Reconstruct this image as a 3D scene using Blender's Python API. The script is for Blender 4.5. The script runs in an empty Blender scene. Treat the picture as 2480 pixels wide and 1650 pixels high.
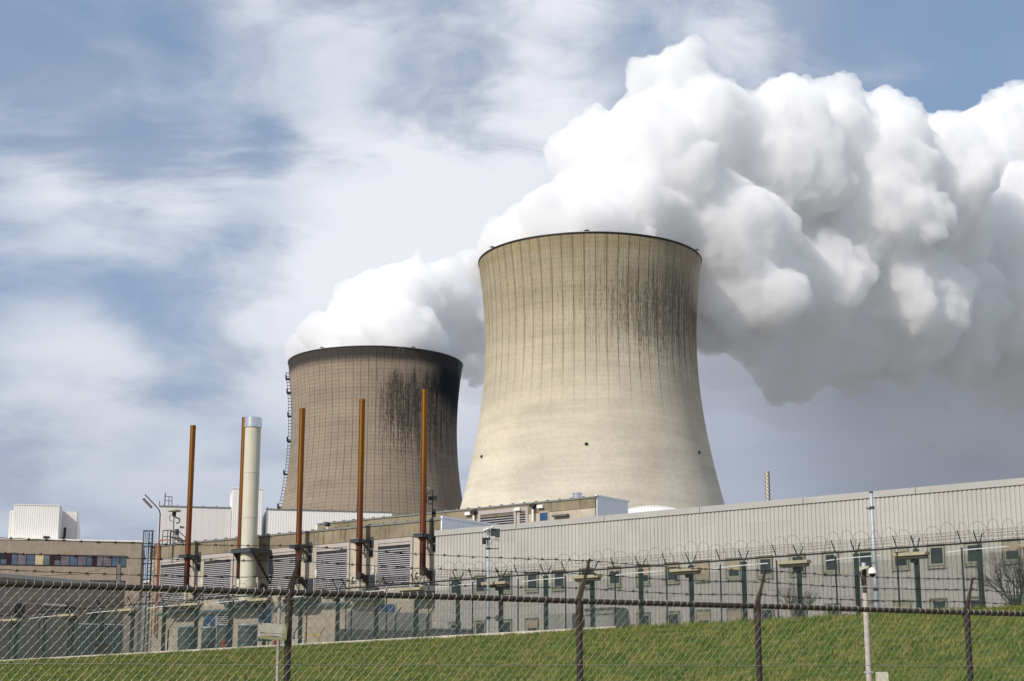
import bpy, bmesh, math, random
import numpy as np
from mathutils import Vector, noise

# ------------------------------------------------------------------ camera, sky, sun, exposure
scene = bpy.context.scene
COL = scene.collection
PITCH = math.radians(12.91)
FPX = 4100.0                      # focal length in photo pixels (2480 wide)
CZ = 1.7
cp, sp = math.cos(PITCH), math.sin(PITCH)
cam = bpy.data.cameras.new('camera')
cam_o = bpy.data.objects.new('camera', cam)
COL.objects.link(cam_o)
cam.sensor_width = 36.0
cam.lens = 36.0 * FPX / 2480.0
cam.clip_start, cam.clip_end = 0.1, 30000.0
cam_o.location = (0, 0, CZ)
cam_o.rotation_euler = (math.pi / 2 + PITCH, 0, 0)
scene.camera = cam_o

SUN_EL = math.radians(34)
SUN_AZ = math.radians(-137)       # clockwise from +Y: behind the camera, to its left
SUN_DIR = Vector((math.sin(SUN_AZ) * math.cos(SUN_EL), math.cos(SUN_AZ) * math.cos(SUN_EL), math.sin(SUN_EL)))
SUN_STRENGTH = 3.0
SKY_STRENGTH = 0.092
sun = bpy.data.lights.new('sun', 'SUN')
sun.energy = SUN_STRENGTH
sun.angle = math.radians(1.2)
sun.color = (1.0, 0.94, 0.87)
sun_o = bpy.data.objects.new('sun', sun)
COL.objects.link(sun_o)
sun_o.rotation_euler = SUN_DIR.to_track_quat('Z', 'Y').to_euler()

vs = scene.view_settings
vs.view_transform = 'Standard'
vs.look = 'None'
vs.gamma = 1.0
vs.exposure = 0.28
vs.use_curve_mapping = False
cy = scene.cycles
cy.use_denoising = True
try:
    cy.denoiser = 'OPENIMAGEDENOISE'
except Exception:
    pass
cy.max_bounces = 48
cy.volume_bounces = 40
cy.diffuse_bounces = 3
cy.transparent_max_bounces = 16


def ray(u, v):
    """Direction through photo pixel (u, v) of the 2480 x 1650 photograph."""
    x, y = (u - 1240) / FPX, (825 - v) / FPX
    return Vector((x, cp - y * sp, sp + y * cp))


def at(u, v, Y):
    d = ray(u, v)
    return Vector((0, 0, CZ)) + d * (Y / d.y)


# ------------------------------------------------------------------ node shorthand
class NT:
    def __init__(s, tree):
        s.t = tree

    def new(s, kind, **kw):
        n = s.t.nodes.new(kind)
        for k, v in kw.items():
            setattr(n, k, v)
        return n

    def put(s, sock, val):
        if isinstance(val, S):
            s.t.links.new(val.s, sock)
        elif isinstance(val, (tuple, list)):
            v = tuple(val)
            if len(sock.default_value) == 4 and len(v) == 3:
                v = v + (1.0,)
            sock.default_value = v
        else:
            sock.default_value = val

    def math(s, op, *a, clamp=False):
        n = s.new('ShaderNodeMath', operation=op, use_clamp=clamp)
        for i, v in enumerate(a):
            s.put(n.inputs[i], v)
        return S(s, n.outputs[0])

    def vmath(s, op, *a, out=0):
        n = s.new('ShaderNodeVectorMath', operation=op)
        for i, v in enumerate(a):
            s.put(n.inputs[i], v)
        return S(s, n.outputs[out])

    def noise(s, vec, scale=1.0, detail=4.0, rough=0.5, dist=0.0, out=0):
        n = s.new('ShaderNodeTexNoise')
        s.put(n.inputs['Vector'], vec)
        s.put(n.inputs['Scale'], scale)
        s.put(n.inputs['Detail'], detail)
        s.put(n.inputs['Roughness'], rough)
        s.put(n.inputs['Distortion'], dist)
        return S(s, n.outputs[out])

    def coord(s, which='Object'):
        return S(s, s.new('ShaderNodeTexCoord').outputs[which])

    def sep(s, vec):
        n = s.new('ShaderNodeSeparateXYZ')
        s.put(n.inputs[0], vec)
        return [S(s, o) for o in n.outputs]

    def comb(s, x, y, z):
        n = s.new('ShaderNodeCombineXYZ')
        for i, v in enumerate((x, y, z)):
            s.put(n.inputs[i], v)
        return S(s, n.outputs[0])

    def mix(s, f, a, b, mode='MIX'):
        n = s.new('ShaderNodeMix', data_type='RGBA', blend_type=mode)
        s.put(n.inputs[0], f)
        s.put(n.inputs[6], a)
        s.put(n.inputs[7], b)
        return S(s, n.outputs[2])

    def ss(s, x, a, b):
        """smoothstep from a to b"""
        n = s.new('ShaderNodeMapRange', interpolation_type='SMOOTHSTEP')
        s.put(n.inputs[0], x)
        s.put(n.inputs[1], a)
        s.put(n.inputs[2], b)
        return S(s, n.outputs[0])

    def lin(s, x, a, b, c=0.0, d=1.0):
        n = s.new('ShaderNodeMapRange')
        for i, v in enumerate((x, a, b, c, d)):
            s.put(n.inputs[i], v)
        return S(s, n.outputs[0])


class S:
    def __init__(s, nt, sock):
        s.nt, s.s = nt, sock

    def __add__(s, o): return s.nt.math('ADD', s, o)
    def __radd__(s, o): return s.nt.math('ADD', o, s)
    def __sub__(s, o): return s.nt.math('SUBTRACT', s, o)
    def __rsub__(s, o): return s.nt.math('SUBTRACT', o, s)
    def __mul__(s, o): return s.nt.math('MULTIPLY', s, o)
    def __rmul__(s, o): return s.nt.math('MULTIPLY', o, s)
    def __truediv__(s, o): return s.nt.math('DIVIDE', s, o)
    def __pow__(s, o): return s.nt.math('POWER', s, o)
    def fract(s): return s.nt.math('FRACT', s)
    def floor(s): return s.nt.math('FLOOR', s)
    def abs(s): return s.nt.math('ABSOLUTE', s)
    def sat(s): return s.nt.math('ADD', s, 0.0, clamp=True)


# ------------------------------------------------------------------ the sky: Nishita with procedural cloud cover
world = bpy.data.worlds.new('World')
scene.world = world
world.use_nodes = True
world.node_tree.nodes.clear()
W = NT(world.node_tree)
sky = W.new('ShaderNodeTexSky', sky_type='NISHITA', sun_disc=False)
sky.sun_elevation = SUN_EL
sky.sun_rotation = SUN_AZ
sky.air_density, sky.dust_density, sky.ozone_density = 1.0, 0.6, 2.0
dirv = W.coord('Generated')
dx, dy, dz = W.sep(dirv)
# soft cloud banks: azimuth and elevation, stretched along the horizon and tilted a little
az_ = W.math('ARCTAN2', dx, dy)
el_ = W.math('ARCSINE', dz)
pl = W.comb(az_ * 3.6 + el_ * 1.2, el_ * 9.0 - az_ * .55, 0.0)
wob = W.noise(pl, 0.9, 3, 0.5, 0.0, out=1)
warp = W.new('ShaderNodeVectorMath', operation='MULTIPLY_ADD')
W.put(warp.inputs[0], wob)
warp.inputs[1].default_value = (0.9, 0.9, 0.9)
W.put(warp.inputs[2], pl)
plw = S(W, warp.outputs[0])
n1 = W.noise(plw, 1.0, 5, 0.5, 0.0)
n2 = W.noise(W.vmath('ADD', plw, (7.3, 2.1, 0.4)), 2.4, 5, 0.5, 0.0)
cover = n1 * 0.66 + n2 * 0.34


def blob(u, v, sig, amp):
    d0 = ray(u, v).normalized()
    c = W.vmath('DOT_PRODUCT', W.vmath('NORMALIZE', dirv), tuple(d0), out=1)
    return W.ss(c, math.cos(2.2 * sig / FPX), 1.0) * amp


def blobs(*lst):
    tot = None
    for b in lst:
        x = blob(*b)
        tot = x if tot is None else tot + x
    return tot


bias = blobs((560, 700, 300, .16), (160, 690, 200, .12), (1180, 260, 430, .08), (1500, 30, 260, .10), (930, 790, 200, .12), (150, 930, 120, .18), (330, 400, 150, .12), (60, 250, 120, .10), (700, 130, 130, .08),
             (130, 470, 330, -.13), (560, 520, 230, -.09), (300, 170, 240, -.06), (1950, 120, 300, -.24), (2350, 170, 260, -.16), (2000, 40, 170, .16), (2380, 40, 150, .10),
             (950, 40, 160, -.08), (760, 290, 160, -.04), (1130, 470, 220, .06), (200, 850, 170, -.12), (420, 960, 200, -.04), (2000, 1050, 420, .12), (760, 640, 90, -.06)) + 0.075
cov = W.ss(cover + bias, 0.29, 0.76)
lowband = W.ss(dz, 0.27, 0.12)
blue = W.mix(0.62, S(W, sky.outputs[0]), (2.4, 3.4, 5.0))
n3 = W.noise(W.vmath('ADD', plw, (1.3, 5.1, 2.4)), 2.0, 6, 0.56, 0.0)
shade = W.ss(n3 * 0.7 + n2 * 0.3 + bias * 0.6, 0.43, 0.64)
cloudc = W.mix(shade, (3.3, 3.95, 5.1), (7.9, 8.0, 8.5))
greyright = (blobs((2150, 1080, 520, .9), (2450, 900, 300, .5)) + lowband * 0.25).sat()
cloudc = W.mix(greyright * 0.85, cloudc, (3.4, 3.55, 4.35))
skyc = W.mix(cov * 0.93, blue, cloudc)
skyc = W.mix(lowband * 0.45, skyc, (3.5, 4.0, 5.05))
cloud_dark = (blobs((2430, 960, 300, 1.0)) * (n3 * 0.9 + 0.55)).sat()
skyc = W.mix(cloud_dark * 0.8, skyc, (1.75, 1.85, 2.15))
bgd = W.new('ShaderNodeBackground')
W.put(bgd.inputs[0], skyc)
bgd.inputs[1].default_value = SKY_STRENGTH
W.t.links.new(bgd.outputs[0], W.new('ShaderNodeOutputWorld').inputs[0])


# ------------------------------------------------------------------ materials
MATS = {}


def material(name):
    m = bpy.data.materials.new(name)
    m.use_nodes = True
    m.node_tree.nodes.clear()
    MATS[name] = m
    return m, NT(m.node_tree)


def finish(m, t, color, rough=0.7, metal=0.0, spec=0.3, bump=None, bump_d=0.02):
    o = t.new('ShaderNodeOutputMaterial')
    b = t.new('ShaderNodeBsdfPrincipled')
    t.put(b.inputs['Base Color'], color)
    t.put(b.inputs['Roughness'], rough)
    t.put(b.inputs['Metallic'], metal)
    t.put(b.inputs['Specular IOR Level'], spec)
    if bump is not None:
        bn = t.new('ShaderNodeBump')
        bn.inputs['Strength'].default_value = 0.6
        bn.inputs['Distance'].default_value = bump_d
        t.put(bn.inputs['Height'], bump)
        t.t.links.new(bn.outputs[0], b.inputs['Normal'])
    t.t.links.new(b.outputs[0], o.inputs[0])
    return m


def world_pos(t):
    return S(t, t.new('ShaderNodeNewGeometry').outputs['Position'])


def mottled(name, c, var=0.15, scale=1.5, rough=0.7, metal=0.0, spec=0.3, streak=0.0, dirt=(0.05, 0.045, 0.03), dirt_amt=0.0, bump=0.0):
    """Plain surface with weathering: large mottling, vertical streaks and dirt patches."""
    m, t = material(name)
    p = world_pos(t)
    x, y, z = t.sep(p)
    n = t.noise(p, scale, 5, 0.6)
    f = t.lin(n, 0.25, 0.75, 1 - var, 1 + var)
    col = t.mix(1.0, c, t.comb(f, f, f), 'MULTIPLY')
    if streak:
        sn = t.noise(t.comb(x * 3.0, y * 3.0, z * 0.18), 1.3, 4, 0.6)
        col = t.mix(t.ss(sn, 0.52, 0.75) * streak, col, dirt)
    if dirt_amt:
        dn = t.noise(p, scale * 0.37, 6, 0.65)
        col = t.mix(t.ss(dn, 0.5, 0.75) * dirt_amt, col, dirt)
    return finish(m, t, col, rough, metal, spec, n if bump else None, bump or 0.01)


M_CONC_WARM = mottled('beige_concrete', (0.47, 0.405, 0.315), .2, .9, .85, streak=.5, dirt=(.2, .155, .10), dirt_amt=.5, bump=.02)
M_CONC_GREY = mottled('grey_concrete', (0.30, 0.29, 0.27), .2, .8, .85, streak=.4, dirt=(.12, .11, .1), dirt_amt=.4)
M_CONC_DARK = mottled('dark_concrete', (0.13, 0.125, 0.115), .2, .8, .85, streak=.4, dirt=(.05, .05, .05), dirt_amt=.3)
M_KERB = mottled('kerb_concrete', (0.55, 0.5, 0.42), .15, 2.0, .85)


def hangar_mat():
    m, t = material('hangar_cladding')
    x, y, z = t.sep(world_pos(t))
    s = x * .79547 - y * .60599
    tone = t.noise(t.comb((s / 1.1).floor() * 3.7, (z / 4.6).floor() * 2.1, 0.0), 1.0, 1, .5)
    soft = t.noise(t.comb(s * .2, z * .3, 0.0), 1.0, 5, .6)
    f = t.lin(tone, .3, .7, .955, 1.045) * t.lin(soft, .3, .7, .93, 1.06)
    col = t.mix(1.0, (0.44, 0.42, 0.375), t.comb(f, f, f), 'MULTIPLY')
    run = t.noise(t.comb(s * 3.2, z * .12, 1.0), 1.0, 5, .65)
    col = t.mix(t.ss(run, .54, .76) * t.ss(z, 11.8, 14.8) * .5, col, (.22, .185, .145))
    fix = t.ss(((s / .275).fract() - .5).abs(), .16, .04) * t.ss(((z / 1.55).fract() - .5).abs(), .03, .012) * .45
    col = t.mix(fix, col, (.2, .19, .17))
    return finish(m, t, col, .5, 0, .35)


M_HANGAR = hangar_mat()
M_CAP = mottled('cap_flashing', (0.40, 0.39, 0.36), .08, .7, .5, streak=.15, dirt=(.25, .22, .18))
M_WHITE = mottled('white_cladding', (0.80, 0.77, 0.72), .04, .3, .5, streak=.06, dirt=(.5, .47, .42))
M_WHITE_COOL = mottled('cool_white_cladding', (0.90, 0.90, 0.91), .03, .3, .5)
M_PANEL = mottled('pale_panel', (0.70, 0.66, 0.625), .03, .2, .5, streak=.06, dirt=(.45, .43, .4))
M_OFFICE = mottled('office_aggregate', (0.325, 0.26, 0.195), .14, 1.6, .9, streak=.15, dirt=(.2, .16, .12))
M_ANNEX = mottled('annex_panel', (0.275, 0.235, 0.195), .12, 1.2, .9, streak=.3, dirt=(.17, .14, .11))
M_JOINT = mottled('pale_joint', (0.52, 0.49, 0.45), .1, 2, .8)
M_SILVER = mottled('galvanised', (0.62, 0.64, 0.67), .16, 5, .42, .55, .5, streak=.2, dirt=(.4, .4, .4))
M_ALU = mottled('aluminium', (0.72, 0.72, 0.73), .08, 3, .28, .9, .5)
M_SLAT = mottled('louvre_slat', (0.42, 0.41, 0.415), .08, 2, .5, .0)
M_LFRAME = mottled('louvre_frame', (0.42, 0.38, 0.345), .12, 2, .7, streak=.25, dirt=(.3, .25, .2))
M_VOID = mottled('dark_void', (0.03, 0.03, 0.03), .2, 2, .9)
M_STEEL = mottled('dark_steel', (0.055, 0.065, 0.07), .25, 4, .5, .3, .5)
M_BLACK = mottled('black_metal', (0.018, 0.018, 0.018), .3, 5, .5, .2, .5)
M_FLASH = mottled('roof_flashing', (0.22, 0.22, 0.2), .2, 2, .5, .3)
M_GREEN = mottled('green_paint', (0.004, 0.026, 0.017), .3, 6, .45, .0, .5)
M_GREENMESH = mottled('green_mesh', (0.03, 0.06, 0.05), .3, 3, .6)
M_GREYMESH = mottled('grey_mesh', (0.035, 0.048, 0.04), .3, 3, .6, .2)
M_WIRE = mottled('galvanised_wire', (0.29, 0.275, 0.24), .2, 7, .5, .35, .5)
M_RAIL = mottled('bitumen_brown_paint', (0.026, 0.019, 0.011), .35, 14, .5, .0, .45, dirt=(.09, .05, .03), dirt_amt=.3)
M_RUSTARM = mottled('rusty_arm', (0.045, 0.030, 0.022), .5, 18, .75, .0, .3, dirt=(.20, .13, .095), dirt_amt=.7)
M_BARB = mottled('rusty_barbed_wire', (0.035, 0.026, 0.022), .3, 9, .7, .2)
M_CREAM = mottled('cream_paint', (0.58, 0.55, 0.43), .08, .9, .55, streak=.28, dirt=(.4, .36, .26))
M_LAMP = mottled('weathered_lamp_hood', (0.50, 0.43, 0.28), .2, 4, .6, streak=.3, dirt=(.3, .2, .1))
M_LAMPUNDER = mottled('lamp_underside', (0.12, 0.095, 0.065), .2, 4, .7)
M_TUBE = mottled('white_conduit', (0.8, 0.8, 0.78), .03, 2, .4)
M_BLUE = mottled('blue_door', (0.03, 0.075, 0.17), .2, 2, .5)
M_PIPEBLUE = mottled('grey_blue_pipe', (0.12, 0.17, 0.19), .15, 3, .5)
M_WFRAME = mottled('olive_window_frame', (0.33, 0.32, 0.23), .15, 3, .6)
M_REVEAL = mottled('window_reveal', (0.16, 0.16, 0.12), .2, 3, .8)
M_BLIND = mottled('beige_blind', (0.36, 0.29, 0.19), .1, 4, .8)
M_MAROON = mottled('maroon_panel', (0.04, 0.010, 0.008), .2, 3, .4)
M_PINKPOLE = mottled('pinkish_grey_pole', (0.50, 0.43, 0.39), .08, 5, .6, streak=.15, dirt=(.3, .24, .2))
M_RED = mottled('red_paint', (0.35, 0.035, 0.025), .2, 3, .5)
M_ORANGE = mottled('rust_red_pipe', (0.34, 0.10, 0.035), .25, 3, .6)
M_YELLOW = mottled('yellow_paint', (0.65, 0.45, 0.12), .15, 3, .6)
M_WOOD = mottled('grey_timber', (0.18, 0.165, 0.15), .3, 4, .9)
M_TANK = mottled('tank_metal', (0.085, 0.105, 0.105), .15, 1.5, .5, .3, streak=.35, dirt=(.15, .17, .17))
M_DARKGLASS = mottled('dark_glass', (0.02, 0.024, 0.028), .2, 3, .12, .0, .6)
M_BARK = mottled('bark', (0.075, 0.052, 0.028), .3, 12, .9)
M_DOT = mottled('stud', (0.05, 0.05, 0.05), .1, 3, .7)


def glassy(name, tint, metal=.75, rough=.08):
    m, t = material(name)
    p = world_pos(t)
    n = t.noise(p, .8, 3, .6)
    f = t.lin(n, .3, .7, .7, 1.25)
    return finish(m, t, t.mix(1.0, tint, t.comb(f, f, f), 'MULTIPLY'), rough, metal, .6)


M_PANES = {'b': glassy('blue_reflection_glass', (.15, .19, .235)), 'p': glassy('pink_reflection_glass', (.30, .235, .235)),
           'g': glassy('gold_reflection_glass', (.75, .55, .30), .5), 'd': glassy('grey_glass', (.16, .19, .19), .5), 'k': glassy('black_glass', (.04, .04, .04), .3)}  # pink, blue and gold reflections are put into the pane colours


def copper_mat():
    m, t = material('weathered_copper')
    p = t.coord('Object')
    x, y, z = t.sep(p)
    n = t.noise(p, 2.2, 5, .6)
    h = z + (n - .5) * 2.0
    col = t.mix(t.ss(h, 2.0, 4.2), (.06, .025, .02), (.19, .064, .03))
    col = t.mix(t.ss(h, 5.5, 10.0), col, (.235, .10, .018))
    col = t.mix(t.ss(t.noise(p, 6, 4, .6), .5, .75) * .5, col, (.12, .06, .03))
    return finish(m, t, col, .46, .95, .5)


M_COPPER = copper_mat()


def grass_mat(name, k):
    m, t = material(name)
    p = world_pos(t)
    x, y, z = t.sep(p)
    q = t.comb(x * .79547 - y * .60599, (x * .60599 + y * .79547) * .5, z * .3)
    n = t.noise(q, 1.5, 6, .7)
    n2 = t.noise(t.vmath('ADD', q, (31, 7, 2)), 3.2, 5, .7)
    n3 = t.noise(q, 9, 4, .75)
    col = t.mix(t.ss(n, .38, .66), (.054 * k, .098 * k, .013 * k), (.165 * k, .18 * k, .04 * k))
    col = t.mix(t.ss(n2, .48, .68) * .85, col, (.27 * k, .21 * k, .085 * k))
    col = t.mix(t.ss(n3, .5, .7) * .6, col, (.02 * k, .035 * k, .006 * k))
    return finish(m, t, col, .9, 0, .15)


M_GRASS = grass_mat('grass_blades', 1.25)


def tower_mat(name, pale):
    """Weathered shell: shuttering grid, lift bands, rib streaks and soot."""
    m, t = material(name)
    p = t.coord('Object')
    x, y, z = t.sep(p)
    th = t.math('ARCTAN2', y, x)                  # -pi/2 looks at the camera, rises to its right
    big = t.noise(p, .045, 4, .5)
    fine = t.noise(p, .9, 5, .65)
    k = 64 if pale else 72
    cell = (th * (k / (2 * math.pi))).fract()
    dist = (cell - .5).abs()                      # .5 at the rib
    half = ((th * (2 * k / (2 * math.pi))).fract() - .5).abs()
    rr = t.noise(t.comb(t.math('FLOOR', th * (k / (2 * math.pi)) + .5), z * .05, 0.0), 1.7, 4, .6)
    lift = ((z / 1.5).fract() - .5).abs()
    lift_id = (z / 6.0).floor()
    band = t.noise(t.comb(0.0, th * .8, z * .22), 1.0, 5, .65)
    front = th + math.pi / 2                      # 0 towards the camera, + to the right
    if pale:
        col = t.mix(t.ss(z, 30, 128), (.63, .58, .48), (.52, .455, .335))
        col = t.mix(t.ss(z + (big - .5) * 14, 108, 140) * .72, col, (.32, .27, .175))
        col = t.mix(t.ss(z, 144.5, 146) * .6, col, (.34, .275, .15))
    else:
        col = t.mix(t.ss(z, 70, 130), (.28, .225, .172), (.315, .25, .185))
    f = t.lin(big, .3, .7, .86, 1.12) * t.lin(band, .3, .7, .86, 1.12) * t.lin(fine, .3, .7, .92, 1.07)
    col = t.mix(1.0, col, t.comb(f, f, f), 'MULTIPLY')
    up = t.ss(z, 84, 130) if pale else t.ss(z, 60, 100) * .6 + .4
    ribw = t.lin(rr, .3, .7, .46, .40)
    ribw = ribw - (.01 if pale else .0)
    rib = t.ss(dist, ribw, .47) * up * t.lin(rr, .3, .7, .45, 1.0) * (t.ss(z, 88, 112) * .45 + .75)
    rib2 = t.ss(half, .40, .5) * up * (.30 if pale else .32)
    hor = t.ss(lift, .38, .49) * (.20 if pale else .45) * (up * .7 + .3)
    lines = (rib + rib2 + hor).sat()
    col = t.mix(lines * (.46 if pale else .50), col, (.10, .085, .05) if pale else (.055, .042, .035))
    # vertical soot runs, thickest to the right of the front
    st = t.noise(t.comb(th * 58, z * .045, 0.0), 1.0, 5, .66)
    st2 = t.noise(t.comb(th * 190, z * .05, 3.0), 1.0, 5, .68)
    brk = t.noise(t.comb(th * 75, z * .45, 6.0), 1.0, 4, .7)
    edge = (t.noise(t.comb(th * 9, 2.0, 0.0), 1.0, 4, .7) - .5) * (18.0 if pale else 30.0)
    if pale:
        zz = z + edge
        zone = t.ss(zz, 92, 128) * t.ss(zz, 150, 130) * t.ss(front, -.9, .8)
        soot = t.ss(st * .30 + st2 * .35 + brk * .35 + zone * .17, .57, .70) * t.ss(zone, .0, .6)
        mild = t.ss(zz, 92, 130) * t.ss(st * .4 + st2 * .6, .42, .66) * (t.ss(dist, .1, .5) * .5 + .35)
        col = t.mix(mild, col, (.17, .135, .07))
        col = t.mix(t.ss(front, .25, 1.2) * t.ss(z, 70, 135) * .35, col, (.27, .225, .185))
        col = t.mix(soot * .68, col, (.035, .034, .032))
        spots = t.ss(t.noise(t.comb(th * 60, z * .5, 1.0), 1.0, 4, .7), .58, .70) * t.ss(z, 104, 134) * .65
        col = t.mix(spots, col, (.06, .045, .03))
        rim_d = t.ss(z, 149.0, 149.6)
    else:
        zz = z + edge
        zone = t.ss(zz, 84, 126) * t.ss(zz, 146, 134) * t.ss(front, -.15, .35)
        soot = t.ss(st * .32 + st2 * .38 + brk * .30 + zone * .17, .58, .69) * t.ss(zone, .0, .6)
        mild = t.ss(zz, 100, 128) * t.ss(st * .5 + st2 * .5, .48, .70) * .6 * t.ss(zz, 146, 133)
        col = t.mix(mild, col, (.07, .052, .042))
        col = t.mix(soot * .8, col, (.010, .012, .017))
        white = t.ss(st2, .66, .70) * t.ss(z, 118, 96) * .45
        col = t.mix(white, col, (.42, .36, .32))
        rim_d = t.ss(z + (fine - .5) * 3, 142.5, 146.5) * .9
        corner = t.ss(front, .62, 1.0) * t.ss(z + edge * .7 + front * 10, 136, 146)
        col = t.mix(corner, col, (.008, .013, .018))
    col = t.mix(rim_d, col, (.02, .02, .02) if pale else (.035, .032, .032))
    return finish(m, t, col, .9, 0, .2, lines, .25)


M_TOWER_PALE = tower_mat('pale_tower_shell', True)
M_TOWER_DARK = tower_mat('dark_tower_shell', False)


def ground_mat():
    m, t = material('ground_cover')
    p = world_pos(t)
    x, y, z = t.sep(p)
    b = x * 0.60599 + y * 0.79547
    q = t.comb(x * .79547 - y * .60599, b * .5, z * .3)
    n = t.noise(q, 1.5, 6, .7)
    n2 = t.noise(q, 2.6, 5, .7)
    g = t.mix(t.ss(n, .38, .66), (.055, .095, .013), (.13, .135, .032))
    g = t.mix(t.ss(n2, .5, .75) * .7, g, (.15, .12, .045))
    g = t.mix(t.ss(n2, .45, .3) * .5, g, (.02, .03, .006))
    paved = t.mix(t.noise(p, .4, 5, .6), (.16, .155, .145), (.26, .25, .23))
    return finish(m, t, t.mix(t.ss(b, 57.2, 57.4), g, paved), .95, 0, .1, n2, .06)


M_GROUND = ground_mat()


# ------------------------------------------------------------------ objects
def tag(o, label=None, cat=None, group=None, kind=None):
    for k, v in (('label', label), ('category', cat), ('group', group), ('kind', kind)):
        if v:
            o[k] = v
    return o


def thing(name, loc, label, cat, group=None, rotz=0.0):
    o = bpy.data.objects.new(name, None)
    o.empty_display_size = 0.5
    COL.objects.link(o)
    o.location = loc
    o.rotation_euler = (0, 0, rotz)
    return tag(o, label, cat, group)


def root_of(o):
    q = Vector((0, 0, 0))
    while o is not None:
        q = q + Vector(o.location)
        o = o.parent
    return q


def copy_tree(o, parent=None):
    c = o.copy()
    COL.objects.link(c)
    c.parent = parent
    for ch in list(o.children):
        copy_tree(ch, c)
    return c


class Frame:
    """Upright local axes: s along a facade (to the right), d out of it (towards the camera), z up."""

    def __init__(f, o, deg):
        a = math.radians(deg)
        f.o = Vector((o[0], o[1], 0))
        f.R = Vector((math.cos(a), math.sin(a), 0))
        f.N = Vector((f.R.y, -f.R.x, 0))

    def w(f, s, d, z):
        return f.o + f.R * s + f.N * d + Vector((0, 0, z))

    def hit(f, u, v, d=0.0):
        """(s, z) where the sight line of photo pixel (u, v) meets the plane d in front of this facade."""
        r = ray(u, v)
        o = f.o + f.N * d
        k = o.dot(f.N) / r.dot(f.N)
        q = r * k - o
        return q.dot(f.R), CZ + r.z * k

    def hit_end(f, u, v, s):
        """(d, z) where it meets the end plane s."""
        r = ray(u, v)
        o = f.o + f.R * s
        k = o.dot(f.R) / r.dot(f.R)
        q = r * k - o
        return q.dot(f.N), CZ + r.z * k


class WorldFrame(Frame):
    def __init__(f):
        f.o = Vector((0, 0, 0)); f.R = Vector((1, 0, 0)); f.N = Vector((0, 1, 0))


WF = WorldFrame()


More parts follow.
